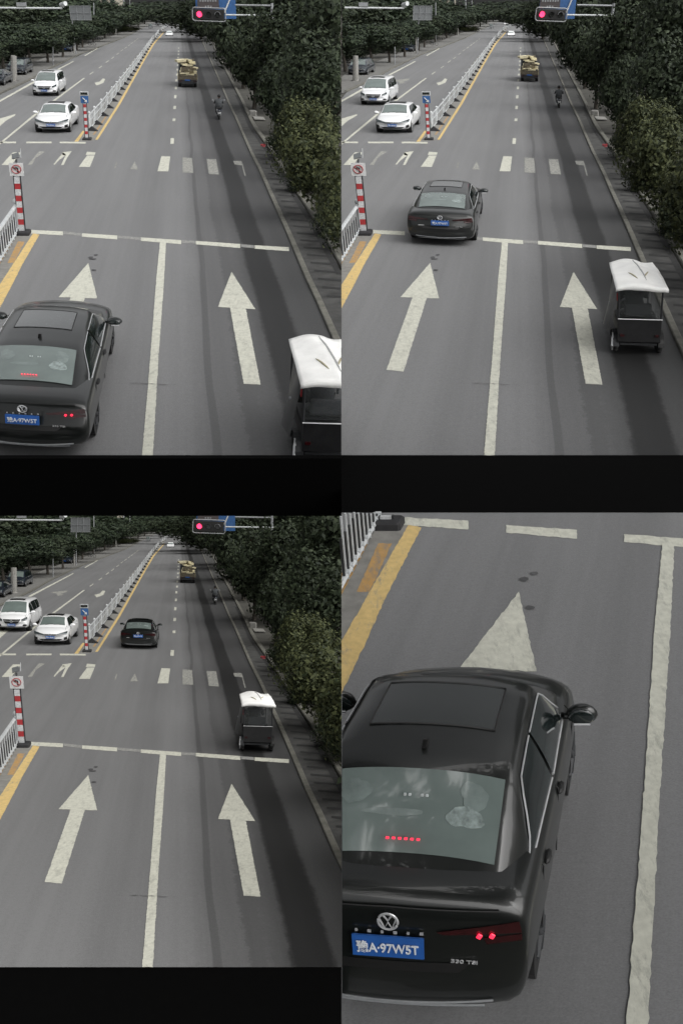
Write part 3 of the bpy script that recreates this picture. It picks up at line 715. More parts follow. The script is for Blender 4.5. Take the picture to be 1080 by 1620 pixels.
def make_car(V, u, v, spec, paint, label, group, facing='away', k=.05, features=(), name='parked_car', h0=0.0, wscale=1.0, zscale=1.0, detail=True, plate='', L=None, cat='car', ang=0.0):
    S = spec; Ln = S['L']
    b0, A = frame(V, u, v, k=k, L=Ln, hz=1.2, h0=h0)
    A = A @ Matrix.Rotation(ang, 3, 'Z') @ Matrix.Diagonal((wscale, 1, zscale))
    t = thing(V, name, label, cat, b0, group)
    pre = (lambda p: p) if facing == 'away' else (lambda p: Vector((-p[0], Ln - p[1], p[2])))
    if L is not None: Ln2 = L
    def bld(mb, nm, m, par=t, **kw):
        mb.v = [tuple(pre(Vector(p))) for p in mb.v]
        return mb.build(nm, m, V, par, A=A, base=b0, **kw)
    def lin(tab, x):
        return interp(tab, x)
    def shift(x, y):                             # plan curvature of nose and tail
        q = (x / .9) ** 2
        if y > Ln - 1.0: return y - .24 * q * min(1, (y - (Ln - 1.0)) / .8)
        if y < .45: return y + .11 * q * (1 - y / .45)
        return y
    body = S['body'] if Ln == S['body'][-1][0] else [(y if y < 2 else y - (S['body'][-1][0] - Ln), a, b_, c, d) for y, a, b_, c, d in S['body']]
    rings = []
    for (y, zb, zs, zt, w) in body:
        half = [(w * .0, zb), (w * .80, zb), (w * .95, zb + .08), (w * .995, zb + (zs - zb) * .38), (w * 1.0, zb + (zs - zb) * .62), (w * .975, zs - .05), (w * .93, zs), (w * .80, zs + (zt - zs) * .7), (w * .45, zt), (0, zt + .012)]
        ring = [Vector((x, shift(x, y), z)) for x, z in half] + [Vector((-x, shift(x, y), z)) for x, z in half[-2:0:-1]]
        rings.append(ring)
    bd = bld(MB().loft(rings), 'body', paint, smooth=True, sub=1)
    G = [(y, zt, w) for y, zt, w in S['green']]
    yy = [g[0] for g in G]
    ztf = lambda y: float(np.interp(y, yy, [g[1] for g in G])); wrf = lambda y: float(np.interp(y, yy, [g[2] for g in G]))
    bz = lambda y: interp(S['belt'], y); wbf = lambda y: interp(S['wb'], y)
    def GP(y, q, off=0.0):                       # q: 0 belt .. 1 roof edge .. 2 centre line
        sgn = 1
        if q > 2: q = 4 - q; sgn = -1
        zt, wr, zb, wb = ztf(y), wrf(y), bz(y) - .03, wbf(y)
        ze = zt - .045
        if ze < zb: ze = zb + .01
        if q <= 1:
            x = wb + (wr - wb) * q + .02 * math.sin(math.pi * q); z = zb + (ze - zb) * q; n = Vector((1, 0, .35)).normalized()
        else:
            t_ = q - 1; x = wr * (1 - t_); z = ze + (zt + .015 - ze) * (1 - (1 - t_) ** 2.4)
            e = .05; sl = (ztf(y + e) - ztf(y - e)) / (2 * e); n = Vector((.1 * (1 - t_), -sl, 1)).normalized()
        return Vector((sgn * (x + n.x * off), y + n.y * off, z + n.z * off))
    ys = []
    for a, b_ in zip(yy, yy[1:]):
        for k_ in range(3): ys.append(a + (b_ - a) * k_ / 3)
    ys.append(yy[-1])
    qs = [0, .33, .66, .95, 1.05, 1.25, 1.5, 1.75, 2, 2.25, 2.5, 2.75, 2.95, 3.05, 3.34, 3.67, 4]
    cab = MB().loft([[GP(y, q) for q in qs] for y in ys])
    bld(cab, 'cabin', paint, smooth=True)
    def topglass(y0, y1, nm, m, fw=.93, off=.012, par=t):
        mb = MB().grid(lambda a, c: GP(y0 + (y1 - y0) * c, 1 + (1 - fw) + (2 * fw) * a, off), 12, 6)
        return bld(mb, nm, m, par, smooth=True)
    topglass(*S['rearglass'], 'rear_window', M_glass)
    topglass(*S['wind'], 'windscreen', M_glass)
    if 'sunroof' in features:
        y0, y1, hw = S['sunroof']
        bld(MB().grid(lambda a, c: GP(y0 + (y1 - y0) * c, 2 + (a - .5) * 2 * hw / .6, .004), 10, 4), 'sunroof', M_roofglass if paint is M_bpaint else M_trim, smooth=True)
        if paint is M_bpaint:
            pts = [GP(y0 + (y1 - y0) * c, 2 + (a - .5) * 2 * hw / .6, .004) for a, c in [(i / 8, 0) for i in range(9)] + [(1, i / 4) for i in range(1, 5)] + [(1 - i / 8, 1) for i in range(1, 9)] + [(0, 1 - i / 4) for i in range(1, 4)]]
            bld(MB().path(pts, .008, 4, True), 'sunroof_seal', M_trim)
    for s in (0, 1):
        Q = (lambda q: q) if s == 0 else (lambda q: 4 - q)
        nS = len(S['side'])
        for i, (y0, y1) in enumerate(S['side']):
            def fn(a, c, y0=y0, y1=y1, i=i):
                y = y0 + (y1 - y0) * a
                hi = .86
                if i == 0 and 'c' : hi = .22 + .64 * min(1, a * 2.2) if spec is not VAN else .86
                if i == nS - 1: hi = min(hi, .86 - .5 * max(0, (a - .72) / .28))
                return GP(y, Q(.14 + (hi - .14) * c), .010)
            bld(MB().grid(fn, 8, 4), 'side_window', M_sglass, smooth=True)
            if 'chrome' in features:
                o_ = [fn(a / 8, 0) for a in range(9)] + [fn(1, 1)] + [fn(1 - a / 8, 1) for a in range(1, 9)]
                edge = [fn(a / 8, 0) for a in range(9)] if i else [fn(0, 1)] + [fn(a / 8, 0) for a in range(9)]
                bld(MB().path(edge, .011, 5), 'chrome_strip', M_chrome)
                bld(MB().path([fn(a / 8, 1) for a in range(9)], .007, 5), 'chrome_strip', M_chrome)
        sg = 1 if s == 0 else -1
        my, mz = S['mirror']; w = S['W']
        mi = MB().path([(sg * (w - .08), my, mz - .02), (sg * (w + .03), my - .02, mz)], [.03, .035], 8); mi.ball((sg * (w + .085), my - .03, mz + .02), (.13, .09, .085), 12, 8)
        mo = bld(mi, 'mirror', paint if paint is not M_bpaint else M_bpaint, smooth=True)
        gb = MB().ball((sg * (w + .085), my - .095, mz + .02), (.11, .03, .07), 10, 6); bld(gb, 'mirror_glass', M_sglass, mo, smooth=True)
        if 'chrome' in features: bld(MB().path([(sg * (w + .03), my - .125, mz - .035), (sg * (w + .16), my - .12, mz - .03)], .010, 5), 'mirror_trim', M_chrome, mo)
        for hy in (S['side'][0][0] + .25, S['side'][-1][0] + .05):
            bld(MB().ball((sg * (w + .005), hy, .86), (.03, .11, .02), 8, 5), 'door_handle', M_trim if paint is M_bpaint else paint)
        if detail and paint is not M_bpaint:
            bld(MB().path([(sg * (w - .03), .35, .80), (sg * (w - .004), 1.2, .80), (sg * (w - .004), 3.0, .78), (sg * (w - .02), 4.0, .76)], .006, 4), 'side_crease', M_trim if paint is M_bpaint else paint)
        for wy in S['wheels']:
            r = S['rw']
            arch = MB().cyl((sg * (w - .135), wy, r + .01), (1, 0, 0), r + .05, .22, 24)
            bld(arch, 'wheel_arch', M_trim)
            wo = bld(MB().cyl((sg * (w - .165), wy, r), (1, 0, 0), r, .23, 24), 'wheel', M_tyre)
            dk = paint is M_bpaint
            rm = MB().cyl((sg * (w - .036), wy, r), (1, 0, 0), r * .30, .02, 12)
            for a in range(5):
                an = a * 2 * math.pi / 5
                rm.path([(sg * (w - .036), wy, r), (sg * (w - .032), wy + r * .66 * math.cos(an), r + r * .66 * math.sin(an))], [.05, .03], 5)
            rm.path([(sg * (w - .036), wy + r * .68 * math.cos(a * math.pi / 10), r + r * .68 * math.sin(a * math.pi / 10)) for a in range(20)], .022, 5, True)
            bld(rm, 'rim', M_dkmetal if dk else M_rim, wo)
    if detail:
        for sg in (1, -1):
            for y in (S['side'][0][0] + .05, S['side'][0][1] + .03, S['side'][-1][1] + .10):
                bld(MB().path([(sg * (S['W'] - .006), y, z) for z in (.34, .6, .9)] + [(sg * (S['W'] - .075), y, .975)], .005, 4), 'door_seam', M_trim)
        if facing != 'away':
            hs_ = [(x * .78, S['wind'][1] + .22 - .1 * x * x) for x in (-1, -.5, 0, .5, 1)]
            bt = S['body']
            zt_at = lambda y: interp([(b_[0], b_[3]) for b_ in bt], y)
            for sg in (1, -1):
                bld(MB().path([(sg * .74, y - .24 * (.74 / .9) ** 2 * min(1, max(0, (y - (Ln - 1.0)) / .8)), zt_at(y) + .002) for y in [Ln - 1.0 + .1 * k for k in range(9)]], .006, 4), 'bonnet_seam', M_trim)
    # tail and nose surfaces
    rz = [(.26, .07), (.30, .03), (.42, 0), (.58, 0), (.68, .03), (.82, .07), (1.0, .10), (1.085, .14)]
    if spec is VAN: rz = [(.3, .04), (.45, 0), (.6, 0), (.84, .04), (1.1, .1)]
    fz = [(body[-1 - i][3], body[-1 - i][0]) for i in range(4)]; fz = [(.30, Ln - .05), (.42, Ln)] + fz
    def RS(x, z, off=.012): return Vector((x, interp(rz, z) + .11 * (x / .9) ** 2 - off, z))
    def FS(x, z, off=.015):
        y = interp(fz, z); return Vector((x, y - .24 * (x / .9) ** 2 * min(1, max(0, (y - (Ln - 1.0)) / .8)) + off, z))
    def patch(Sf, lo, hi, n=8, m=3, off=.012):
        def f(a, c):
            x0, z0 = lo[0][0] + (lo[1][0] - lo[0][0]) * a, lo[0][1] + (lo[1][1] - lo[0][1]) * a
            x1, z1 = hi[0][0] + (hi[1][0] - hi[0][0]) * a, hi[0][1] + (hi[1][1] - hi[0][1]) * a
            return Sf(x0 + (x1 - x0) * c, z0 + (z1 - z0) * c, off)
        return MB().grid(f, n, m)
    if facing == 'away':
        for sg in (1, -1):
            tl = bld(patch(RS, [(sg * .34, .865), (sg * .84, .875)], [(sg * .30, .885), (sg * .82, .955)], off=.016), 'taillight', M_tail)
            bld(patch(RS, [(sg * .62, .80), (sg * .84, .82)], [(sg * .60, .845), (sg * .84, .865)], off=.016), 'taillight', M_tail)
            if 'brake' in features and sg == 1:
                for x in (.575, .655):
                    bld(MB().box(RS(x, .865, .030), (.032, .02, .036), ry=.5), 'brake_lamp', M_brake, tl, bevel=.006)
        bld(patch(RS, [(-.45, .60), (.45, .60)], [(-.52, .665), (.52, .665)], off=.006), 'bumper_recess', M_trim)
        bld(MB().path([RS(x / 10 * .66, .315 + .03 * (x / 10) ** 2, .004) for x in range(-10, 11)], .011, 5), 'bumper_trim', M_gmetal if 'chrome' in features else M_trim)
        bld(MB().path([RS(x / 10 * .60, .275, .002) for x in range(-10, 11)], .012, 5), 'bumper_trim', M_gmetal)
        bld(MB().path([RS(x / 10 * .70, 1.045 - .002 * abs(x), .012) for x in range(-10, 11)], .006, 4), 'trunk_edge', M_trim)
        pz = .79
        pl = bld(MB().box((0, .012, pz), (.46, .02, .155), rx=R(-8)), 'number_plate', M_plate)
        if plate:
            tx = add_text(MB(), plate, .12, (0, -.008, pz), fit=(.40, .095))
            bld(tx, 'plate_characters', M_ptxt, pl)
        em = MB(); ec = RS(0, .955, .03)
        ring = [(ec.x + .062 * math.cos(a * math.pi / 12), ec.y + .0 + .0, ec.z + .062 * math.sin(a * math.pi / 12)) for a in range(24)]
        em.path(ring, .009, 5, True)
        em.path([(ec.x - .028, ec.y, ec.z + .052), (ec.x, ec.y, ec.z + .008), (ec.x + .028, ec.y, ec.z + .052)], .008, 5)
        em.path([(ec.x - .054, ec.y, ec.z + .022), (ec.x - .024, ec.y, ec.z - .052), (ec.x, ec.y, ec.z - .004), (ec.x + .024, ec.y, ec.z - .052), (ec.x + .054, ec.y, ec.z + .022)], .008, 5)
        bld(em, 'emblem', M_chrome)
        if 'badges' in features:
            lt = MB()
            for i, x in enumerate((-.21, -.125, -.042, .042, .125, .21)):
                lt.box(RS(x, .872, .02), (.022 if i % 2 else .016, .01, .018))
            bld(lt, 'lettering', M_chrome)
            c = RS(.56, .70, .02); bld(add_text(MB(), '330 TSI', .05, (c.x - .08, c.y - .012, c.z - .02), fit=(.17, .028)), 'badge', M_chrome)
            c = RS(-.56, .70, .02); bld(MB().box((c.x + .06, c.y, c.z - .01), (.15, .008, .02)), 'badge', M_chrome)
        if 'antenna' in features:
            a = GP(1.62, 2, 0); bld(MB().prism([(-.018, a.y - .02, a.z), (-.004, a.y - .02, a.z + .075), (-.004, a.y + .03, a.z + .06), (-.018, a.y + .12, a.z)], (.034, 0, 0)), 'antenna', M_trim, bevel=.004)
        if 'brake' in features:
            lb = MB()
            for i in range(6): p = GP(.70, 2 + (i - 2.5) * .062 , .03); lb.box(p, (.020, .014, .010))
            bld(lb, 'brake_strip', M_brake)
        if 'glimpse' in features:                 # things seen on the parcel shelf through the rear window
            def blot(y0, q0, ry, rq, nm, m, sd):
                rn = random.Random(sd); ph = [rn.uniform(0, 6) for _ in range(3)]
                def fn(a, c):
                    t_ = a * 2 * math.pi; k = c * (1 + .14 * math.sin(2 * t_ + ph[0]) + .10 * math.sin(3 * t_ + ph[1]) + .05 * math.sin(7 * t_ + ph[2]))
                    return GP(y0 + ry * k * math.sin(t_), q0 + rq * k * math.cos(t_), .0145)
                bld(MB().grid(fn, 24, 2), nm, m, smooth=True)
            mh = mat('headrest_grey', (0.185, 0.225, 0.215), .12, coat=1.0, spec=.7, var=.2)
            blot(1.12, 2.60, .13, .15, 'headrest', mh, 1); blot(1.12, 1.36, .13, .15, 'headrest', mh, 2)
            blot(.93, 1.42, .10, .17, 'shelf_item', mat('shelf_pale', (0.26, 0.31, 0.30), .15, var=.5, scale=16, coat=1.0), 3)
            blot(.93, 2.15, .035, .28, 'shelf_item', mat('shelf_dull', (0.20, 0.24, 0.23), .15, coat=1.0), 4)
            g4 = MB()
            for x in (-.16, -.11, .02, .07): g4.box(GP(1.08, 2 + x, .02), (.016, .02, .012))
            bld(g4, 'glass_highlight', mat('painted_highlight', (0.6, 0.65, 0.65), .4))  # small pale blocks set on the glass as painted highlights
    else:
        van = spec is VAN
        zt = .70
        for sg in (1, -1):
            if van: hl = patch(FS, [(sg * .54, .68), (sg * .86, .78)], [(sg * .54, .80), (sg * .84, .93)], off=.02)
            else: hl = patch(FS, [(sg * .30, .60), (sg * .82, .66)], [(sg * .34, .665), (sg * .85, .80)], off=.02)
            bld(hl, 'headlight', M_head)
            if van: fg = patch(FS, [(sg * .60, .40), (sg * .82, .40)], [(sg * .62, .50), (sg * .80, .50)], off=.02)
            else: fg = patch(FS, [(sg * .66, .33), (sg * .82, .36)], [(sg * .66, .47), (sg * .82, .53)], off=.02)
            bld(fg, 'fog_lamp', M_trim)
        if van:
            gr = bld(patch(FS, [(-.36, .56), (.36, .56)], [(-.50, .80), (.50, .80)], off=.02), 'grille', M_trim)
            c = FS(0, .68, .05)
            bld(MB().path([(-.48, c.y - .02, c.z + .04), (-.12, c.y, c.z + .02), (0, c.y, c.z - .02), (.12, c.y, c.z + .02), (.48, c.y - .02, c.z + .04)], .012, 5).path([(.07 * math.cos(a * .524), c.y, c.z + .07 * math.sin(a * .524)) for a in range(12)], .010, 5, True), 'emblem', M_chrome, gr)
            bld(patch(FS, [(-.70, .30), (.70, .30)], [(-.78, .38), (.78, .38)], off=.02), 'lower_grille', M_trim)
            bld(MB().path([FS(x / 10 * .8, .355, .03) for x in range(-10, 11)], .012, 5), 'bumper_trim', M_chrome)
            pz = .47
        else:
            gr = bld(patch(FS, [(-.28, .60), (.28, .60)], [(-.34, .655), (.34, .655)], off=.022), 'grille', M_trim)
            c = FS(0, .64, .04)
            bld(MB().path([(.06 * math.cos(a * .524), c.y, c.z + .04 * math.sin(a * .524)) for a in range(12)], .010, 5, True), 'emblem', M_chrome, gr)
            bld(patch(FS, [(-.44, .30), (.44, .30)], [(-.60, .40), (.60, .40)], off=.02), 'lower_grille', M_trim)
            pz = .49
        c = FS(0, pz, .03)
        pl = bld(MB().box((0, c.y, pz), (.44, .02, .14)), 'number_plate', M_plate)
        if plate: bld(add_text(MB(), plate, .12, (0, c.y + .02, pz), fit=(.38, .085), back=False), 'plate_characters', M_ptxt, pl)
        a0 = S['wind'][1]
        for x0 in (-.5, .1): bld(MB().path([GP(a0 + .02, 2 + x0, .02), GP(a0 - .04, 2 + x0 + .55, .022)], .010, 4), 'wiper', M_trim)
    return t

def small_truck(V, u, v, label):
    b0, A = frame(V, u, v, k=.03, L=4.0, hz=2.0)
    t = thing(V, 'cargo_truck', label, 'truck', b0, 'small loaded trucks far up the road')
    B = lambda mb, nm, m, par=t, **k: mb.build(nm, m, V, par, A=A, base=b0, **k)
    B(MB().box((0, 2.2, .62), (1.5, 4.2, .14)).box((0, .1, .55), (1.45, .1, .28)), 'chassis', M_dkmetal)
    for sg in (1, -1):
        for y in (.9, 4.0):
            w = B(MB().cyl((sg * .62, y, .36), (1, 0, 0), .36, .24, 16), 'wheel', M_tyre)
            B(MB().cyl((sg * .75, y, .36), (1, 0, 0), .16, .03, 10), 'rim', M_rim, w)
        B(MB().box((sg * .58, .03, .62), (.2, .04, .12)), 'taillight', M_tail)
        B(MB().box((sg * .76, 1.9, .98), (.05, 3.6, .5)), 'side_board', M_wood)
    B(MB().box((0, .12, .95), (1.5, .05, .42)), 'tailgate', mat('truck_brown', (.10, .085, .06), .8, var=.4))
    B(MB().box((0, 4.4, 1.35), (1.5, 1.0, 1.5), top=(.94, .8)), 'cab', mat('cab_dark', (.05, .055, .06), .5), bevel=.05)
    B(MB().box((0, 3.86, 1.62), (1.2, .04, .5)), 'cab_window', M_sglass)
    B(MB().box((0, .02, .72), (.42, .02, .12)), 'number_plate', M_plate)
    rnd = random.Random(3)
    wd2 = mat('bright_board', (.68, .62, .42), .75, var=.25, scale=3)
    ld = thing(V, 'timber_load', 'pale timber boards and bundles piled on the truck in the ' + V.where, 'cargo', b0 + A @ Vector((0, 1.5, 1.0)), 'timber loads on the far trucks')
    for i in range(26):
        x = rnd.uniform(-.6, .6); z = .10 + .055 * i + rnd.uniform(-.05, .05)
        mb = MB().box((x * .9, rnd.uniform(-.75, -.35) + .055 * i, z - .05), (rnd.uniform(.3, .75), rnd.uniform(.7, 1.6), rnd.uniform(.08, .22)), rz=rnd.uniform(-.25, .25), ry=rnd.uniform(-.2, .2))
        mb.build('board', wd2 if i % 3 else mat('old_board', (.13, .11, .07), .9, var=.3), V, ld, A=A, base=b0 + A @ Vector((0, 1.5, 1.0)))
    MB().box((0, .4, .45), (1.15, 1.9, .8), top=(.8, .8)).build('bundle', mat('truck_brown', (.10, .085, .06), .8, var=.4), V, ld, A=A, base=b0)

def person_mesh(V, name, label, b0, A, pts, edges, rad, m=None, parent=None, root=0):
    me = bpy.data.meshes.new(name); me.from_pydata([A @ Vector(p) for p in pts], edges, []); me.materials.append(m or M_cloth)
    o = bpy.data.objects.new(name, me); V.col.objects.link(o)
    if parent: o.parent = parent
    else: o.matrix_world = V.M @ Matrix.Translation(b0)
    sk = o.modifiers.new('skin', 'SKIN'); sk.use_smooth_shade = True
    for i, r in enumerate(rad):
        me.skin_vertices[0].data[i].radius = (r, r); me.skin_vertices[0].data[i].use_root = (i == root)
    sb = o.modifiers.new('sub', 'SUBSURF'); sb.levels = 1; sb.render_levels = 1
    return o
def seated_person(V, b0, A, seat, label, cloth, off=(0, 0, 0), arms_fw=.42, scale=1.0):
    """rider seated facing forward, hands on a handlebar"""
    s = scale; q = lambda x, y, z: (off[0] + x * s, off[1] + y * s, off[2] + seat + z * s)
    pts = [q(0, 0, .05), q(0, .0, .25), q(0, .02, .42), q(0, .03, .53), q(0, .04, .60)]
    rad = [.15, .14, .155, .075, .06]; ed = [(0, 1), (1, 2), (2, 3), (3, 4)]
    for sg in (1, -1):
        k = len(pts)
        pts += [q(sg * .18, .02, .46), q(sg * .25, .14, .25), q(sg * .24, arms_fw - .02, .26), q(sg * .24, arms_fw + .07, .27)]; rad += [.065, .05, .036, .03]
        ed += [(2, k), (k, k + 1), (k + 1, k + 2), (k + 2, k + 3)]
        k = len(pts)
        pts += [q(sg * .10, .04, .0), q(sg * .16, .40, .02), q(sg * .14, .42, -.38), q(sg * .14, .54, -.42)]; rad += [.10, .07, .048, .04]
        ed += [(0, k), (k, k + 1), (k + 1, k + 2), (k + 2, k + 3)]
    t = person_mesh(V, 'person', label, b0, A, pts, ed, rad, cloth)
    t['label'] = label; t['category'] = 'person'
    hd = MB().ball(q(0, .05, .72), (.085 * s, .10 * s, .12 * s), 12, 8)
    hd.ball(q(0, .15, .70), (.015 * s, .02 * s, .02 * s), 6, 4)
    for sg in (1, -1): hd.ball(q(sg * .085, .05, .71), (.012, .02, .03), 6, 4)
    hd.build('head', M_skin, V, t, A=A, base=b0, smooth=True)
    MB().ball(q(0, .03, .75), (.098 * s, .108 * s, .115 * s), 12, 8).build('hair', M_hair, V, t, A=A, base=b0, smooth=True)
    for sg in (1, -1):
        h = MB().ball(q(sg * .24, arms_fw + .08, .27), (.035, .045, .02), 8, 5)
        for f in range(4): h.path([q(sg * (.215 + f * .018), arms_fw + .10, .275), q(sg * (.215 + f * .018), arms_fw + .16, .26), q(sg * (.215 + f * .018), arms_fw + .15, .235)], .009, 5)
        h.path([q(sg * .20, arms_fw + .07, .265), q(sg * .185, arms_fw + .12, .25)], .010, 5)
        h.build('hand', M_skin, V, t, A=A, base=b0, smooth=True)
    return t
def scooter(V, u, v):
    b0, A = frame(V, u, v, k=0, L=1.5, hz=1.2)
    w = V.where
    t = thing(V, 'motor_scooter', 'dark motor scooter ridden along the right lane in the ' + w, 'scooter', b0, 'ridden motor scooters')
    B = lambda mb, nm, m, par=t, **k: mb.build(nm, m, V, par, A=A, base=b0, **k)
    for y in (.25, 1.45):
        wh = B(MB().path([(0, y + .24 * math.cos(a * math.pi / 8), .27 + .24 * math.sin(a * math.pi / 8)) for a in range(16)], .055, 8, True), 'wheel', M_tyre)
        B(MB().cyl((0, y, .27), (1, 0, 0), .10, .06, 12), 'hub', M_rim, wh)
    B(MB().ball((0, .42, .60), (.17, .48, .17), 12, 8).box((0, .85, .36), (.30, .55, .08)), 'body', M_dpaint, smooth=True)
    B(MB().ball((0, .45, .78), (.16, .42, .07), 12, 6), 'seat', M_trim, smooth=True)
    B(MB().box((0, 1.20, .68), (.34, .06, .62), rx=R(14)), 'front_shield', M_dpaint, bevel=.02)
    B(MB().path([(0, 1.42, .30), (0, 1.18, .98)], .03, 8).path([(-.33, 1.02, 1.03), (0, 1.14, 1.0), (.33, 1.02, 1.03)], .018, 8), 'handlebar', M_dkmetal)
    for sg in (1, -1): B(MB().path([(sg * .25, 1.08, 1.02), (sg * .30, 1.05, 1.18)], .01, 5).ball((sg * .33, 1.04, 1.20), (.06, .02, .045), 8, 5), 'mirror', M_gmetal)
    B(MB().box((0, .02, .50), (.17, .02, .14)), 'number_plate', M_signw)
    B(MB().box((0, .05, .66), (.16, .05, .06)), 'taillight', M_tail)
    B(MB().box((0, .10, .36), (.14, .16, .05)), 'mudguard', M_signw)
    seated_person(V, b0, A, .80, 'person in grey clothes riding the dark scooter in the ' + w, mat('grey_jacket', (.06, .065, .07), .9, var=.2), off=(0, .48, 0), arms_fw=.45)

def trike(V, u, v, sc_=1.0):
    b0, A = frame(V, u, v, k=.03, L=1.6, hz=1.4)
    A = A @ Matrix.Diagonal((sc_, sc_, sc_))
    w = V.where
    t = thing(V, 'covered_tricycle', 'small black three wheeler with white canvas roof in the ' + w, 'tricycle', b0, 'covered three wheelers with a white roof')
    B = lambda mb, nm, m, par=t, **k: mb.build(nm, m, V, par, A=A, base=b0, **k)
    for sg in (1, -1):
        wh = B(MB().path([(sg * .37, .28 + .18 * math.cos(a * math.pi / 10), .23 + .18 * math.sin(a * math.pi / 10)) for a in range(20)], .05, 8, True), 'wheel', M_tyre)
        B(MB().cyl((sg * .37, .28, .23), (1, 0, 0), .12, .05, 16), 'rim', M_rim, wh)
        B(MB().grid(lambda a, c, sg=sg: Vector((sg * (.33 + .10 * c), .28 - .25 * math.cos(math.pi * a), .23 + .26 * math.sin(math.pi * a))), 10, 1), 'mudguard', M_trim if sg > 0 else M_dkmetal, solid=.01)
    B(MB().path([(-.435, .12, .10), (-.445, .05, .24), (-.435, .10, .40), (-.43, .16, .47)], [.012, .022, .02, .01], 6), 'chrome_guard', M_chrome)
    wh = B(MB().path([(0, 1.55 + .18 * math.cos(a * math.pi / 10), .23 + .18 * math.sin(a * math.pi / 10)) for a in range(20)], .045, 8, True), 'wheel', M_tyre)
    B(MB().cyl((0, 1.55, .23), (1, 0, 0), .12, .05, 16), 'rim', M_rim, wh)
    B(MB().box((0, .62, .34), (.66, 1.1, .10)).box((0, .42, .55), (.70, .66, .34)).box((0, 1.45, .55), (.42, .10, .62), rx=R(10)), 'body', M_trim, bevel=.03)
    B(MB().box((0, .03, .60), (.72, .04, .52)), 'rear_panel', mat('rear_panel_black', (.014, .014, .015), .35, var=.3, coat=.3), bevel=.01)
    B(MB().path([(-.37, -.005, .86), (.37, -.005, .86)], .010, 6), 'rear_trim', M_chrome)
    B(MB().box((0, .10, .28), (.62, .1, .05)), 'rear_bumper', M_dkmetal)
    B(MB().ball((0, .50, .78), (.30, .22, .07), 12, 6), 'seat', M_trim, smooth=True)
    B(MB().box((0, .30, .94), (.46, .07, .26), rx=R(-8)), 'seat_back', M_cloth, bevel=.03)
    for sx_, y in ((-.35, .05), (.35, .05), (-.33, 1.30), (.33, 1.30)):
        B(MB().path([(sx_, y, .55), (sx_ * 1.02, y, 1.52)], .018, 6), 'roof_post', M_dkmetal)
    B(MB().grid(lambda a, c: Vector(((a - .5) * .66, .045 + .0 * c, .88 + .62 * c)), 4, 4), 'rear_curtain', M_clear)
    B(MB().grid(lambda a, c: Vector((.36 + .01 * math.sin(a * 9), .1 + 1.1 * a, .7 + .8 * c)), 6, 4), 'side_curtain', M_clear)
    B(MB().grid(lambda a, c: Vector((-.37 - (.20 * (1 - c) ** .8) * (.4 + .6 * math.sin(math.pi * min(1, a * .9 + .15))), .10 + .75 * a, .52 + .95 * c + .05 * math.sin(a * 7))), 8, 6), 'side_curtain', mat('flapping_curtain', (.03, .032, .034), .35, alpha=.82, var=.3), smooth=True)
    B(MB().ball((-.47, .35, 1.05), (.03, .03, .03), 8, 5), 'mirror', M_gmetal)
    def roof(a, c):
        x = (a - .5) * .86; y = -.06 + 1.42 * c
        z = 1.54 + .09 * math.sin(math.pi * a) * .9 + .05 * math.sin(math.pi * c) - .012 * abs(math.sin(c * math.pi * 3)) + .014 * math.sin(a * 9 + c * 5)
        if a > .60: z -= .03 * math.sin((a - .6) / .4 * math.pi) * (1 + math.sin(c * 9))
        x *= 1 + .03 * math.sin(math.pi * c) - .10 * c
        return Vector((x, y, z))
    rf = B(MB().grid(roof, 16, 14), 'roof', M_canvas, smooth=True, solid=.02)
    B(MB().grid(lambda a, c: roof(a, 0) + Vector((0, -.012, -.10 * c * (.6 + .4 * math.sin(math.pi * a)))), 16, 2), 'roof_valance', M_canvas, rf, smooth=True, solid=.012)
    for p, q in (((.32, .42), (.46, .22)), ((.60, .26), (.72, .45)), ((.52, .95), (.62, .18))):
        fold = MB().path([roof(p[0] + (q[0] - p[0]) * k / 6, p[1] + (q[1] - p[1]) * k / 6) + Vector((0, 0, .006)) for k in range(7)], [.004, .012, .014, .014, .014, .012, .004], 6)
        B(fold, 'roof_seam', mat('seam_tan', (.42, .38, .26), .8) if q[1] != .18 else mat('seam_grey', (.5, .5, .5), .8), rf)
    B(MB().path([(-.32, 1.30, 1.02), (0, 1.36, 1.0), (.32, 1.30, 1.02)], .016, 6).path([(0, 1.36, 1.0), (0, 1.5, .4)], .02, 6), 'handlebar', M_dkmetal)
    B(MB().box((-.36, .30, 1.22), (.012, .10, .16)), 'red_tassel', M_red)
    for sg in (-1, 1): B(MB().box((sg * .29, 0, .50), (.07, .02, .05)), 'taillight', M_tail)
    seated_person(V, b0, A, .80, 'person in dark clothes seated inside the covered tricycle in the ' + w, M_cloth, off=(-.02, .62, 0), arms_fw=.5, scale=.9)

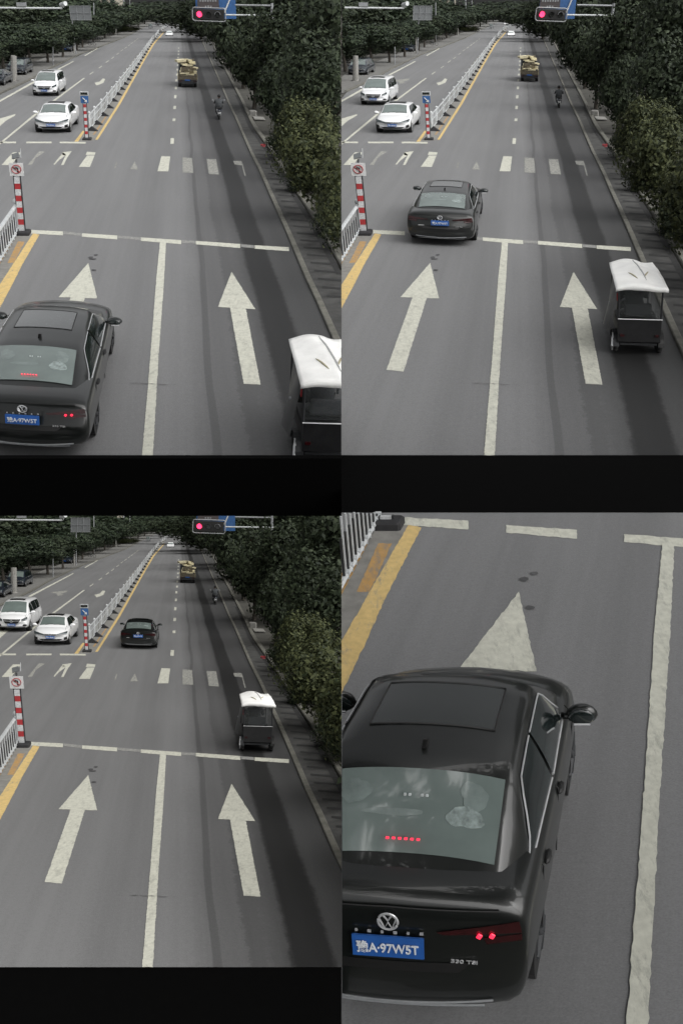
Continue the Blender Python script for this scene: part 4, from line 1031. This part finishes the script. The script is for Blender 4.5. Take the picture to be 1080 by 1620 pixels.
def far_vehicle(V, u, v, kind, lb):
    b0, A = frame(V, u, v, k=0, L=3, hz=1.2)
    if kind == 'car':
        t = thing(V, 'distant_car', lb, 'car', b0)
        for mb, nm, m in ((MB().box((0, 2, .55), (1.7, 4, .6), top=(.95, .97)), 'body', M_wpaint), (MB().box((0, 2.2, 1.1), (1.5, 2.4, .5), top=(.82, .7)), 'cabin', M_wpaint), (MB().box((0, 1.02, 1.05), (1.3, .06, .34), rx=R(-35)), 'window', M_glass), (MB().box((0, 2.2, 1.10), (1.52, 1.9, .26)), 'side_window', M_sglass)):
            mb.build(nm, m, V, t, A=A, base=b0, bevel=.05)
        for sg in (1, -1):
            for y in (.8, 3.2): MB().cyl((sg * .78, y, .3), (1, 0, 0), .3, .2, 14).build('wheel', M_tyre, V, t, A=A, base=b0)
    else:
        t = thing(V, 'distant_cargo_tricycle', lb, 'vehicle', b0)
        for mb, nm, m in ((MB().box((0, 2.4, .8), (1.3, 2.0, .6)), 'cargo_box', M_dkmetal), (MB().box((0, .9, 1.1), (1.2, 1.0, 1.4), top=(.85, .7)), 'cab', M_signg), (MB().box((0, .36, 1.45), (.9, .06, .45)), 'windscreen', M_glass)):
            mb.build(nm, m, V, t, A=A, base=b0, bevel=.04)
        for p in ((0, .5), (.55, 2.8), (-.55, 2.8)): MB().cyl((p[0], p[1], .28), (1, 0, 0), .28, .14, 12).build('wheel', M_tyre, V, t, A=A, base=b0)

def vehicles():
    PL = '豫A·97W5T'
    feat = ('sunroof', 'chrome', 'antenna', 'badges', 'glimpse')
    gB = 'black sedans seen from behind'
    make_car(TL, 42, 729, SEDAN, M_bpaint, 'black sedan filling the bottom left corner of the top left view', gB, 'away', .07, feat + ('brake',), 'black_sedan', plate=PL)
    make_car(TR, 157.5, 391, SEDAN, M_bpaint, 'black sedan crossing the stop line in the top right view', gB, 'away', .05, feat, 'black_sedan', plate=PL)
    make_car(BL, 219.5, 218, SEDAN, M_bpaint, 'black sedan beyond the crosswalk in the bottom left view', gB, 'away', .03, feat, 'black_sedan', plate=PL)
    make_car(BR, 43, 729, SEDAN, M_bpaint, 'large close black sedan in the bottom right view', gB, 'away', .07, feat + ('brake',), 'black_sedan', plate=PL)
    gS = 'white sedans waiting at the far stop line'; gV = 'white minivans on the opposite carriageway'
    for V, x, y in ((TL, 82, 210), (TR, 81, 210.5), (BL, 81, 210.5)):
        make_car(V, x, y + 2, COMPACT, M_wpaint, 'white sedan facing the camera at the far stop line in the ' + V.where, gS, 'to', .012, ('sunroof',), 'white_sedan', zscale=1.1, plate='豫A·806B1')
    for V, x, y in ((TL, 71, 153), (TR, 51, 167.5), (BL, 20, 191)):
        make_car(V, x, y, VAN, M_wpaint, 'white minivan facing the camera behind the white sedan in the ' + V.where, gV, 'to', .015, ('sunroof',), 'white_minivan', zscale=1.1, plate='豫A·5K827')
    for V in (TL, TR, BL):
        make_car(V, 24, 119, VAN, M_dpaint, 'dark parked car on the left sidewalk under trees in the ' + V.where, 'dark cars parked under the left trees', 'to', .02, (), 'parked_car', h0=.06, zscale=.95, plate='豫A·3TE60')
        make_car(V, 103, 82, COMPACT, M_dpaint, 'dark parked car half hidden behind trunks far left in the ' + V.where, 'dark cars parked farther under the left trees', 'to', .02, (), 'parked_car', h0=.06)
        if V is not TR: make_car(V, -12, 136, COMPACT, M_dpaint, 'dark parked car cut by the left edge of the ' + V.where, None, 'to', .02, (), 'parked_car', h0=.06)
    small_truck(TL, 297, 139, 'small truck piled with timber far up the road in the top left view')
    small_truck(TR, 297, 130, 'small truck piled with timber far up the road in the top right view')
    small_truck(BL, 297, 113, 'small truck piled with timber far up the road in the bottom left view')
    scooter(TL, 347, 190); scooter(TR, 344, 171.5); scooter(BL, 341, 147)
    trike(TL, 520, 746, 1.06); trike(TR, 469, 566, 1.06); trike(BL, 407, 382, 1.06)
    for V, a, b, c in ((TL, (238, 45), (255.5, 38.5), (268, 57)), (TR, (236.5, 45.5), (260, 39), (268, 57)), (BL, (234.5, 47), (264, 40), (270, 56))):
        far_vehicle(V, *a, 'tri', 'small grey cargo vehicle far off on the left carriageway in the ' + V.where)
        far_vehicle(V, *b, 'car', 'tiny white car at the far end of the fence in the ' + V.where)
        far_vehicle(V, *c, 'car', 'white car half hidden under branches beside the far fence end in the ' + V.where)

# ------------------------------------------------------------------ trees
def leaf_cloud(seed, n, leaf, flat=1.0, clumps=42):
    """leaves of a crown of unit radius: arrays (n, 4, 3)"""
    rg = np.random.default_rng(seed)
    d = rg.normal(size=(clumps, 3)); d /= np.linalg.norm(d, axis=1)[:, None]
    cr = rg.uniform(.35, .80, clumps)[:, None] * d; cr[:, 2] *= flat
    rad = rg.uniform(.20, .40, clumps)
    idx = rg.integers(0, clumps, n)
    e = rg.normal(size=(n, 3)); e /= np.linalg.norm(e, axis=1)[:, None]
    rr = rad[idx] * rg.uniform(.45, 1.12, n) ** .6
    c = cr[idx] + e * rr[:, None]
    nr = e + c * .8 + rg.normal(size=(n, 3)) * .55; nr /= np.linalg.norm(nr, axis=1)[:, None]
    a = np.cross(nr, rg.normal(size=(n, 3))); a /= np.linalg.norm(a, axis=1)[:, None]
    b = np.cross(nr, a)
    s = leaf * rg.uniform(.6, 1.35, n)[:, None]
    q = np.stack([c - a * s, c - b * s * .5 + nr * s * .12, c + a * s, c + b * s * .5 + nr * s * .12], 1)
    return q
CLOUDS = [leaf_cloud(11 + i, 5200, .062, .9) for i in range(5)] + [leaf_cloud(31 + i, 9000, .045, 1.0, 60) for i in range(2)]
def cloud_mesh(q, name, m):
    n = len(q); me = bpy.data.meshes.new(name)
    me.vertices.add(n * 4); me.vertices.foreach_set('co', q.reshape(-1).astype('f'))
    me.loops.add(n * 4); me.loops.foreach_set('vertex_index', np.arange(n * 4, dtype='i'))
    me.polygons.add(n); me.polygons.foreach_set('loop_start', np.arange(0, n * 4, 4, dtype='i')); me.polygons.foreach_set('loop_total', np.full(n, 4, 'i'))
    me.update(); me.materials.append(m); return me
_cm = {}
def tree(V, u, v, zc, rx, rz, ci, m, label, group, name='broadleaf_tree', trunk=True, h0=0.0, rot=0.0, cat='tree', bare=False):
    b0, A = frame(V, u, v, h0=h0)
    kx = A.col[0].length; kz = A.col[2].length
    cen = A.col[2] * zc
    Rx, Rz = rx * kx, rz * kz
    if V.cut and (b0.x + cen.x) * V.cut < -Rx * .95: return
    t = thing(V, name, label, cat, b0, group)
    if trunk:
        rnd = random.Random(int(u * 7 + v)); tr = MB()
        r = .05 + .035 * rx
        c = cen * (1.0) ; lo = c - Vector((0, 0, Rz * .2))
        tr.path([Vector((0, 0, -.05)), lo * .35 + Vector((.04, 0, 0)), lo * .7 + Vector((-.05, .03, 0)), lo], [r * 1.3, r, r * .85, r * .6], 8)
        for k in range(6):
            a = k * 1.05 + rnd.random(); s0 = lo * rnd.uniform(.65, .95)
            e_ = cen + Vector((math.cos(a) * Rx * .6, math.sin(a) * Rx * .6, rnd.uniform(-.2, .5) * Rz))
            tr.path([s0, (s0 + e_) / 2 + Vector((0, 0, -.1 * Rz)), e_], [r * .5, r * .32, r * .12], 5)
        tr.build('trunk', M_bark, V, t, base=b0)
    if rx > 1.8 and v >= 165 and ci < 5: ci = 5 + ci % 2
    q = CLOUDS[ci]
    need = V.cut and (b0.x + cen.x) * V.cut < Rx * 1.3
    if need:
        c_, s_ = math.cos(rot), math.sin(rot)
        x = (q[..., 0] * c_ - q[..., 1] * s_) * Rx + cen.x; y = (q[..., 0] * s_ + q[..., 1] * c_) * Rx + cen.y; z = q[..., 2] * Rz + cen.z
        qq = np.stack([x, y, z], -1)
        keep = (((qq[..., 0] + b0.x) * V.cut) > 0.005).all(axis=1)
        if keep.sum() < 5: return
        o = bpy.data.objects.new('crown', cloud_mesh(qq[keep], 'crown', m)); V.col.objects.link(o); o.parent = t
    else:
        key = (ci, m.name)
        if key not in _cm: _cm[key] = cloud_mesh(q, 'crown', m)
        o = bpy.data.objects.new('crown', _cm[key]); V.col.objects.link(o); o.parent = t
        o.location = cen; o.scale = (Rx, Rx, Rz); o.rotation_euler = (0, 0, rot)

def vegetation(V):
    w = V.where; i = 0
    right = [  # u, v, zc, rx, rz, cloud, material, label
        (588, 455, 2.4, 1.55, 2.0, 5, M_leafm, 'nearest olive green bush at the right edge'),
        (508, 348, 2.1, 1.45, 1.9, 5, M_leafm, 'olive green bushy tree leaning over the right verge'),
        (478, 286, 2.4, 1.25, 1.6, 6, M_leafm, 'rounded olive bush behind the nearest right verge bush'),
        (560, 395, 1.2, 1.2, 1.2, 6, M_leafd, 'low dark bush at the foot of the right verge'),
        (533, 375, .7, .8, .9, 6, M_leafd, 'small dark shrub touching the outer kerb'),
        (478, 305, .7, .8, .9, 6, M_leafd, 'dark shrub beside the outer kerb below the olive bushes'),
        (447, 252, .9, .8, 1.0, 6, M_leafd, 'dark shrub beside the outer kerb behind the worn crosswalk'),
        (520, 262, 3.6, 2.2, 2.8, 0, M_leafd, 'tall dark evergreen tree at the right edge'),
        (436, 212, 2.6, 1.3, 2.4, 1, M_leafd, 'dark tree standing behind the concrete block'),
        (402, 172, 3.2, 1.6, 3.0, 2, M_leafd, 'dark tree overhanging the right sidewalk'),
        (450, 180, 5.0, 2.8, 3.6, 3, M_leafd, 'high dark crown above the right bushes'),
        (550, 210, 5.8, 3.2, 4.0, 4, M_leafd, 'very tall dark tree behind the right edge bushes'),
        (385, 140, 4.4, 2.4, 4.0, 0, M_leafd, 'dark tree right of the traffic signal'),
        (362, 108, 4.8, 2.4, 4.2, 1, M_leafd, 'dark tree below the blue sign'),
        (346, 84, 4.8, 2.6, 4.2, 2, M_leafd, 'dark tree under the traffic signal'),
        (318, 62, 5.7, 4.8, 3.9, 3, M_leafd, 'dark overhanging tree above the far right lane'),
        (297, 51, 5.6, 4.6, 4.2, 0, M_leafd, 'dark branches hanging over the far end of the road'),
        (335, 66, 5.5, 4.0, 5.4, 4, M_leafd, 'dark tree at the far end of the right verge'),
        (375, 90, 7.5, 4.5, 5.0, 2, M_leafd, 'dark tree behind the traffic signal arm'),
        (430, 110, 7.0, 4.8, 6.5, 1, M_leafd, 'wide dark tree filling the upper right background'),
        (500, 130, 7.0, 4.8, 6.5, 2, M_leafd, 'wide dark tree filling the top right corner'),
        (580, 165, 6.5, 4.4, 6.2, 0, M_leafd, 'dark tree beyond the right corner'),
        (690, 560, 3.6, 2.0, 2.6, 3, M_leafd, 'dark tree just outside the right edge beside the outer kerb'),
    ]
    for (u, v, zc, rx, rz, ci, m, lb) in right:
        tree(V, u, v, zc, rx, rz, ci, m, lb + ', ' + w, 'trees and bushes along the right verge', 'bush' if zc < 2.2 else 'broadleaf_tree', trunk=zc > 1.5, rot=i * 1.3, cat='bush' if zc < 2.2 else 'tree'); i += 1
    left = [
        (-40, 135, 3.9, 2.6, 2.4, 0), (6, 112, 3.7, 2.6, 2.5, 1), (48, 104, 3.6, 2.5, 2.5, 2), (76, 99, 3.4, 2.3, 2.3, 3), (100, 90, 3.5, 2.3, 2.3, 4), (122, 80, 3.8, 2.4, 2.4, 0), (131, 75, 4.0, 2.2, 2.3, 1),
        (148, 66, 4.3, 2.6, 2.6, 2), (166, 60, 4.5, 2.8, 2.9, 3), (180, 55, 4.8, 3.0, 3.1, 4), (194, 50, 5.0, 3.2, 3.3, 0), (207, 46, 5.2, 3.4, 3.6, 1), (219, 42, 5.5, 3.8, 4.0, 2), (229, 38, 6, 4.2, 4.6, 3), (240, 34, 6.5, 5.0, 5.5, 4),
        (20, 82, 6.0, 3.8, 3.8, 3), (70, 72, 6.2, 4.0, 4.0, 0), (115, 62, 6.4, 4.2, 4.2, 1), (-30, 95, 6.0, 3.8, 3.8, 2), (150, 52, 6.4, 4.4, 4.4, 4), (0, 62, 7, 4.6, 5, 1), (50, 55, 7, 5, 5.4, 2), (100, 50, 7, 5, 5.4, 3),
    ]
    words = ['first', 'second', 'third', 'fourth', 'fifth', 'sixth', 'seventh', 'eighth', 'ninth', 'tenth', 'eleventh', 'twelfth', 'thirteenth', 'fourteenth', 'fifteenth']
    for j, (u, v, zc, rx, rz, ci) in enumerate(left):
        if j < 15: lb = words[j] + ' street tree from the left on the left sidewalk, ' + w; gp = 'street trees along the left sidewalk'
        else: lb = words[j - 15] + ' tall tree from the left behind the left sidewalk trees, ' + w; gp = 'taller trees behind the left sidewalk'
        tree(V, u, v, zc, rx, rz, ci, M_leafl if j % 3 else M_leafd, lb, gp, rot=j * .9, h0=.06)
    for j, (u, v, rx, rz) in enumerate(((-28, 108, 2.0, 1.7), (8, 99, 2.0, 1.7), (38, 92, 2.0, 1.6), (66, 84, 2.1, 1.7), (92, 75, 2.2, 1.7), (112, 68, 2.3, 1.8), (130, 62, 2.4, 1.8), (150, 55, 2.6, 2.0), (168, 50, 2.8, 2.1))):
        tree(V, u, v, 1.4, rx, rz, j % 5, M_leafd, words[j] + ' dark shrub from the left behind the left sidewalk, ' + w, 'dark shrubs behind the left sidewalk', 'shrub', trunk=False, rot=j * 1.7, cat='shrub')
    # far trees closing the street
    for j, u in enumerate((252, 262, 272, 283, 294, 305, 318)):
        tree(V, u, 31.5 - (j % 2) * 1.5, 6.5, 6.0, 7.0, (j * 2) % 5, M_leafl if j % 2 else M_leafd, words[j] + ' far tree from the left closing the road end, ' + w, 'far trees closing the end of the road', trunk=False, rot=j)
    # clipped hedge far left
    b0, A = frame(V, 205, 50, L=10)
    tree(V, 201, 50.5, .9, 1.6, 1.0, 5, M_leafm, 'yellow green roadside hedge at the far left kerb in the ' + w, None, 'hedge', trunk=False, cat='hedge')
    # parked bikes on the left sidewalk
    for j, (u, v) in enumerate(((145, 71), (150, 72), (157, 64), (161, 63), (172, 57))):
        b0, A = frame(V, u, v, h0=.06, L=1.5)
        A = A @ Matrix.Rotation(R(35 + j * 20), 3, 'Z')
        t = thing(V, 'parked_bicycle', ('first', 'second', 'third', 'fourth', 'fifth')[j] + ' parked bicycle from the left under the left trees, ' + w, 'bicycle', b0, 'bicycles parked under the left trees')
        for y in (0, 1.05): MB().path([(0, y + .33 * math.cos(a * math.pi / 8), .33 + .33 * math.sin(a * math.pi / 8)) for a in range(16)], .03, 5, True).build('wheel', M_tyre, V, t, A=A, base=b0)
        MB().path([(0, 0, .33), (0, .4, .75), (0, .9, .80), (0, .5, .30), (0, 0, .33)], .025, 5).path([(0, 1.05, .33), (0, .88, 1.0)], .022, 5).build('frame', M_gmetal if j % 2 else M_dpaint, V, t, A=A, base=b0)
        MB().path([(-.25, .82, 1.02), (0, .88, 1.0), (.25, .82, 1.02)], .02, 5).build('handlebar', M_dkmetal, V, t, A=A, base=b0)
        MB().ball((0, .33, .86), (.08, .14, .04), 8, 5).build('saddle', M_trim, V, t, A=A, base=b0)
    # concrete block and red ribbon by the verge
    b0, A = frame(V, 401, 186, h0=.05)
    tag(MB().cbox((0, .5, .22), (.42, .36, .42), .05).build('concrete_block', M_concrete, V, base=b0, A=A), 'pale concrete block standing on the right verge in the ' + w, 'concrete block')
    tag(MB().cbox((.28, -.35, .03), (.62, 1.2, .06), .02).build('concrete_slab', M_concrete, V, base=b0, A=A), 'flat pale concrete slab lying before the block in the ' + w, 'slab')
    b0, A = frame(V, 416, 235, h0=.05)
    rb = MB(); rr = random.Random(5)
    for k in range(4): rb.path([(rr.uniform(-.12, .12), rr.uniform(-.1, .1), .12 + rr.uniform(-.02, .12)) for _ in range(5)], .012, 4)
    tag(rb.build('red_ribbon', mat('ribbon_red', (.45, .05, .06), .7), V, base=b0, A=A), 'crumpled red ribbon lying by the outer kerb in the ' + w, 'ribbon')
    # building glimpsed above the trees
    b = V.P(160, 44); c1 = V.Q(b.y, 132, 2) - b; c2 = V.Q(b.y, 182, -14) - b
    t = thing(V, 'building', 'beige building glimpsed above the left trees in the ' + w, 'building', b)
    W_ = c2.x - c1.x; top = c2.z
    MB().box(((c1.x + c2.x) / 2, 6, top / 2), (W_, 10, top)).build('wall', M_bldg, V, t)
    for k in range(4):
        for z in range(2): MB().box((c1.x + W_ * (k + .5) / 4, .97, top * (.42 + .34 * z)), (W_ / 7, .1, top * .16)).build('window', M_sglass, V, t)
    MB().box(((c1.x + c2.x) / 2, 5.9, top + .15), (W_ + .6, 10.6, .3)).build('roof', M_concrete, V, t)

# ------------------------------------------------------------------ lower right close-up
def close_up(V):
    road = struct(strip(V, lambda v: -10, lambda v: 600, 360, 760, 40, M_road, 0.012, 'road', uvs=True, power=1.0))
    Z = 0.017
    mk = lambda pts, m, nm, z=Z: mark(V, pts, m, z, nm, road)
    mk([(56, 369), (33, 369), (24, 375), (-6, 402), (-60, 470), (-60, 560), (-6, 467)], M_median, 'median_strip', 0.0145)
    for a, b in (((45, 363.5), (100, 366)), ((130, 369), (186, 372.5)), ((223, 375.5), (290, 380))):
        mk([a, b, (b[0], b[1] + 6.3), (a[0], a[1] + 5.5)], M_white, 'stop_line')
    mk([(253.5, 382), (263, 382), (260, 440), (251, 565), (242, 720), (239, 760), (221, 760), (225, 720), (238, 565), (247.5, 440)], M_white, 'lane_line', Z + .004)
    mk([(53, 369), (63, 371), (36, 418), (22, 446), (0, 488), (-20, 520), (-20, 490), (-3, 455)], M_yellow, 'edge_line')
    mk([(29, 382), (40, 382), (22, 416), (12, 416)], M_orange, 'edge_line')
    mk([(12, 384), (21, 382), (0, 418), (-20, 450), (-30, 450)], M_orange, 'edge_line')
    mk([(140, 416), (154, 472), (93, 470)], M_white, 'arrow_marking')
    mk([(112, 470.6), (134.5, 471.4), (98, 588), (71, 585)], M_white, 'arrow_marking')
    for (x, y, a, b) in ((144, 407, 4, 1.6), (152, 403, 3.5, 1.2), (149, 427, 4, 1.4)):
        mk([(x + a * math.cos(t * .9 + y), y + b * math.sin(t * .9 + y) * (1 + .3 * math.sin(t * 3))) for t in range(7)], M_oil, 'oil_stain', Z + .006)
    # only the feet of the fence and post show in the close-up: the pieces are low stubs of them
    near_fence_low(V)
def near_fence_low(V):
    us = [(29.5, 367), (-32, 470)]
    b0 = V.P(*us[0])
    t = thing(V, 'median_fence', 'white fence railing with dark bars cut by the left edge of the bottom right view', 'fence', b0)
    base = [V.P(u, v) - b0 for u, v in us]; tops = [up(V, u, v, .98) - b0 for u, v in us]
    hmax = lambda f: 1.0
    lo, hi = MB(), MB()
    def lim(p):                                     # bar height where it would reach the strip above
        for k in range(1, 41):
            q = p[0] + (p[1] - p[0]) * k / 40 + b0
            if V.proj(q)[1] < 360.3: return (k - 1) / 40
        return 1.0
    MB().path([b + (tp - b) * .11 for b, tp in zip(base, tops)], .035, 6).build('rail', M_fwhite, V, t)
    n = 19
    for k in range(0, n):
        f = k / n; b = base[0].lerp(base[1], f); tp = tops[0].lerp(tops[1], f)
        if (b.x + b0.x) < .02: continue
        l = lim((b, tp))
        if l > .12:
            lo.path([b + (tp - b) * .1, b + (tp - b) * min(l, .95)], .014, 5); lo.box(b + (tp - b) * .11, (.07, .04, .08))
        f = (k + .45) / n; b = base[0].lerp(base[1], f); tp = tops[0].lerp(tops[1], f)
        if (b.x + b0.x) < .02: continue
        l = lim((b, tp))
        if l > .12: hi.path([b + (tp - b) * .1, b + (tp - b) * min(l, .68)], .016, 5)
    lo.build('infill_bars', M_fwhite, V, t, clip=False); hi.build('dark_bars', M_dkmetal, V, t, clip=False)
    b1, A = frame(V, 36.5, 371, k=0)
    t2 = thing(V, 'striped_post', 'foot of a striped post beside the white fence in the bottom right view', 'sign post', b1)
    MB().cbox((0, 0, .07), (.42, .4, .14), .03).build('foot', M_rubber, V, t2, A=A)
    MB().box((.075, .03, .12), (.03, .05, .14)).build('support', M_dkmetal, V, t2, A=A)
    MB().box((-.015, 0, .12), (.15, .045, .14)).build('white_panel', M_refl, V, t2, A=A)

# ------------------------------------------------------------------ setting shared by the views
def setting():
    # one level ground for the upper streets and the lower right one, open over the sloping street
    y720 = PG.P(0, 720).y
    ye = PG.P(0, 770).y
    g = MB().add([(-900, ye, 0), (0, ye, 0), (0, 2, 0), (60, 2, 0), (900, y720, 0), (1500, 1100, 0), (-1500, 1100, 0), (0, 1100, 0)], [(0, 1, 7, 6), (1, 2, 3, 4, 5, 7)])
    struct(g.build('ground', M_ground, PG, clip=False))
    y = BL.P(0, 720).y
    g2 = MB().add([(-900, y, 0), (40, y, 0), (900, 1100, 0), (-1500, 1100, 0)], [(0, 1, 2, 3)])
    struct(g2.build('ground', M_ground, BL, clip=False))
    # black caption strips, added as a wall under the upper left street, band across the right ground, face under the sloping street
    top = PG.Q(ye, 0, 720); bot = PG.Q(ye, 0, 810)
    w = MB().box((-15.0, ye - .055 if False else ye - .05, (top.z + bot.z) / 2 - .001), (30.0, .1, top.z - bot.z + .002))
    struct(w.build('caption_strip_wall', M_black, PG, clip=False))
    a = [PG.P(540, 720, .02), PG.P(1500, 720, .02), PG.P(1500, 810, .02), PG.P(540, 810, .02)]
    a[0].x = a[3].x = 0
    lo = [p - Vector((0, 0, .015)) for p in a]
    w = MB().loft([lo, a]); struct(w.build('dark_band', M_black, PG, clip=False))
    t2 = BL.Q(y, 0, 720); b2 = BL.Q(y, 0, 900)
    w = MB().box((-8, y + .2, (t2.z + b2.z) / 2), (40.0, .4, t2.z - b2.z)); struct(w.build('caption_strip_wall', M_black, BL, clip=False))

def added_shade_trees():
    """unseen trees added around the views to shade the near stretch of road"""
    for i, (x, y, cx, cy, cz, rx, rz, ci) in enumerate(((9.5, -2, 4.5, -1.0, 9.4, 6.5, 2.7, 0), (10.5, 6, 6.6, 3.5, 9.2, 5.2, 2.6, 1), (-9.5, 2, -6.0, 4.0, 9.6, 6.0, 2.7, 2), (13.5, 13.5, 12.5, 12.0, 7.2, 4.6, 3.4, 3))):
        b = Vector((x, y, 0))
        t = thing(TR, 'broadleaf_tree', ('unseen spreading tree added for shade over the camera right of the road', 'second unseen tree added for shade beside the camera right of the road', 'unseen spreading tree added for shade over the camera left of the road', 'unseen tree added for shade outside the lower right corner of the top right view')[i], 'tree', b, 'unseen trees added to shade the near road')
        c = Vector((cx - x, cy - y, cz))
        tr = MB(); tr.path([(0, 0, 0), (c.x * .1, c.y * .1, 3), (c.x * .5, c.y * .5, 6.3 if i < 3 else 5), c], [.3, .24, .17, .06], 8)
        for k in range(6): tr.path([(c.x * .4, c.y * .4, 6.6), c + Vector((math.cos(k) * rx * .7, math.sin(k) * rx * .7, .3))], [.12, .04], 6)
        tr.build('trunk', M_bark, TR, t, clip=False)
        key = (ci, M_leafd.name)
        if key not in _cm: _cm[key] = cloud_mesh(CLOUDS[ci], 'crown', M_leafd)
        o = bpy.data.objects.new('crown', _cm[key]); TR.col.objects.link(o); o.parent = t; o.location = c; o.scale = (rx, rx, rz)
    for i, (u, v) in enumerate(((640, 560), (668, 640), (700, 730))):  # hidden trees, added to shade the sloping road
        tree(BL, u + 40, v, 2.4, 1.7, 2.0, i, M_leafd, ('first', 'second', 'third')[i] + ' unseen dark tree added for shade right of the bottom left view', 'unseen trees added to shade the sloping street', rot=i)

setting()
added_shade_trees()
for V in (TL, TR, BL):
    full_street(V); far_fence(V); near_fence(V); striped_post(V, True); striped_post(V, False); overhead(V)
close_up(BR)
vehicles()
for V in (TL, TR, BL): vegetation(V)
for o in sc.objects:
    if '_b' in o.keys(): del o['_b']
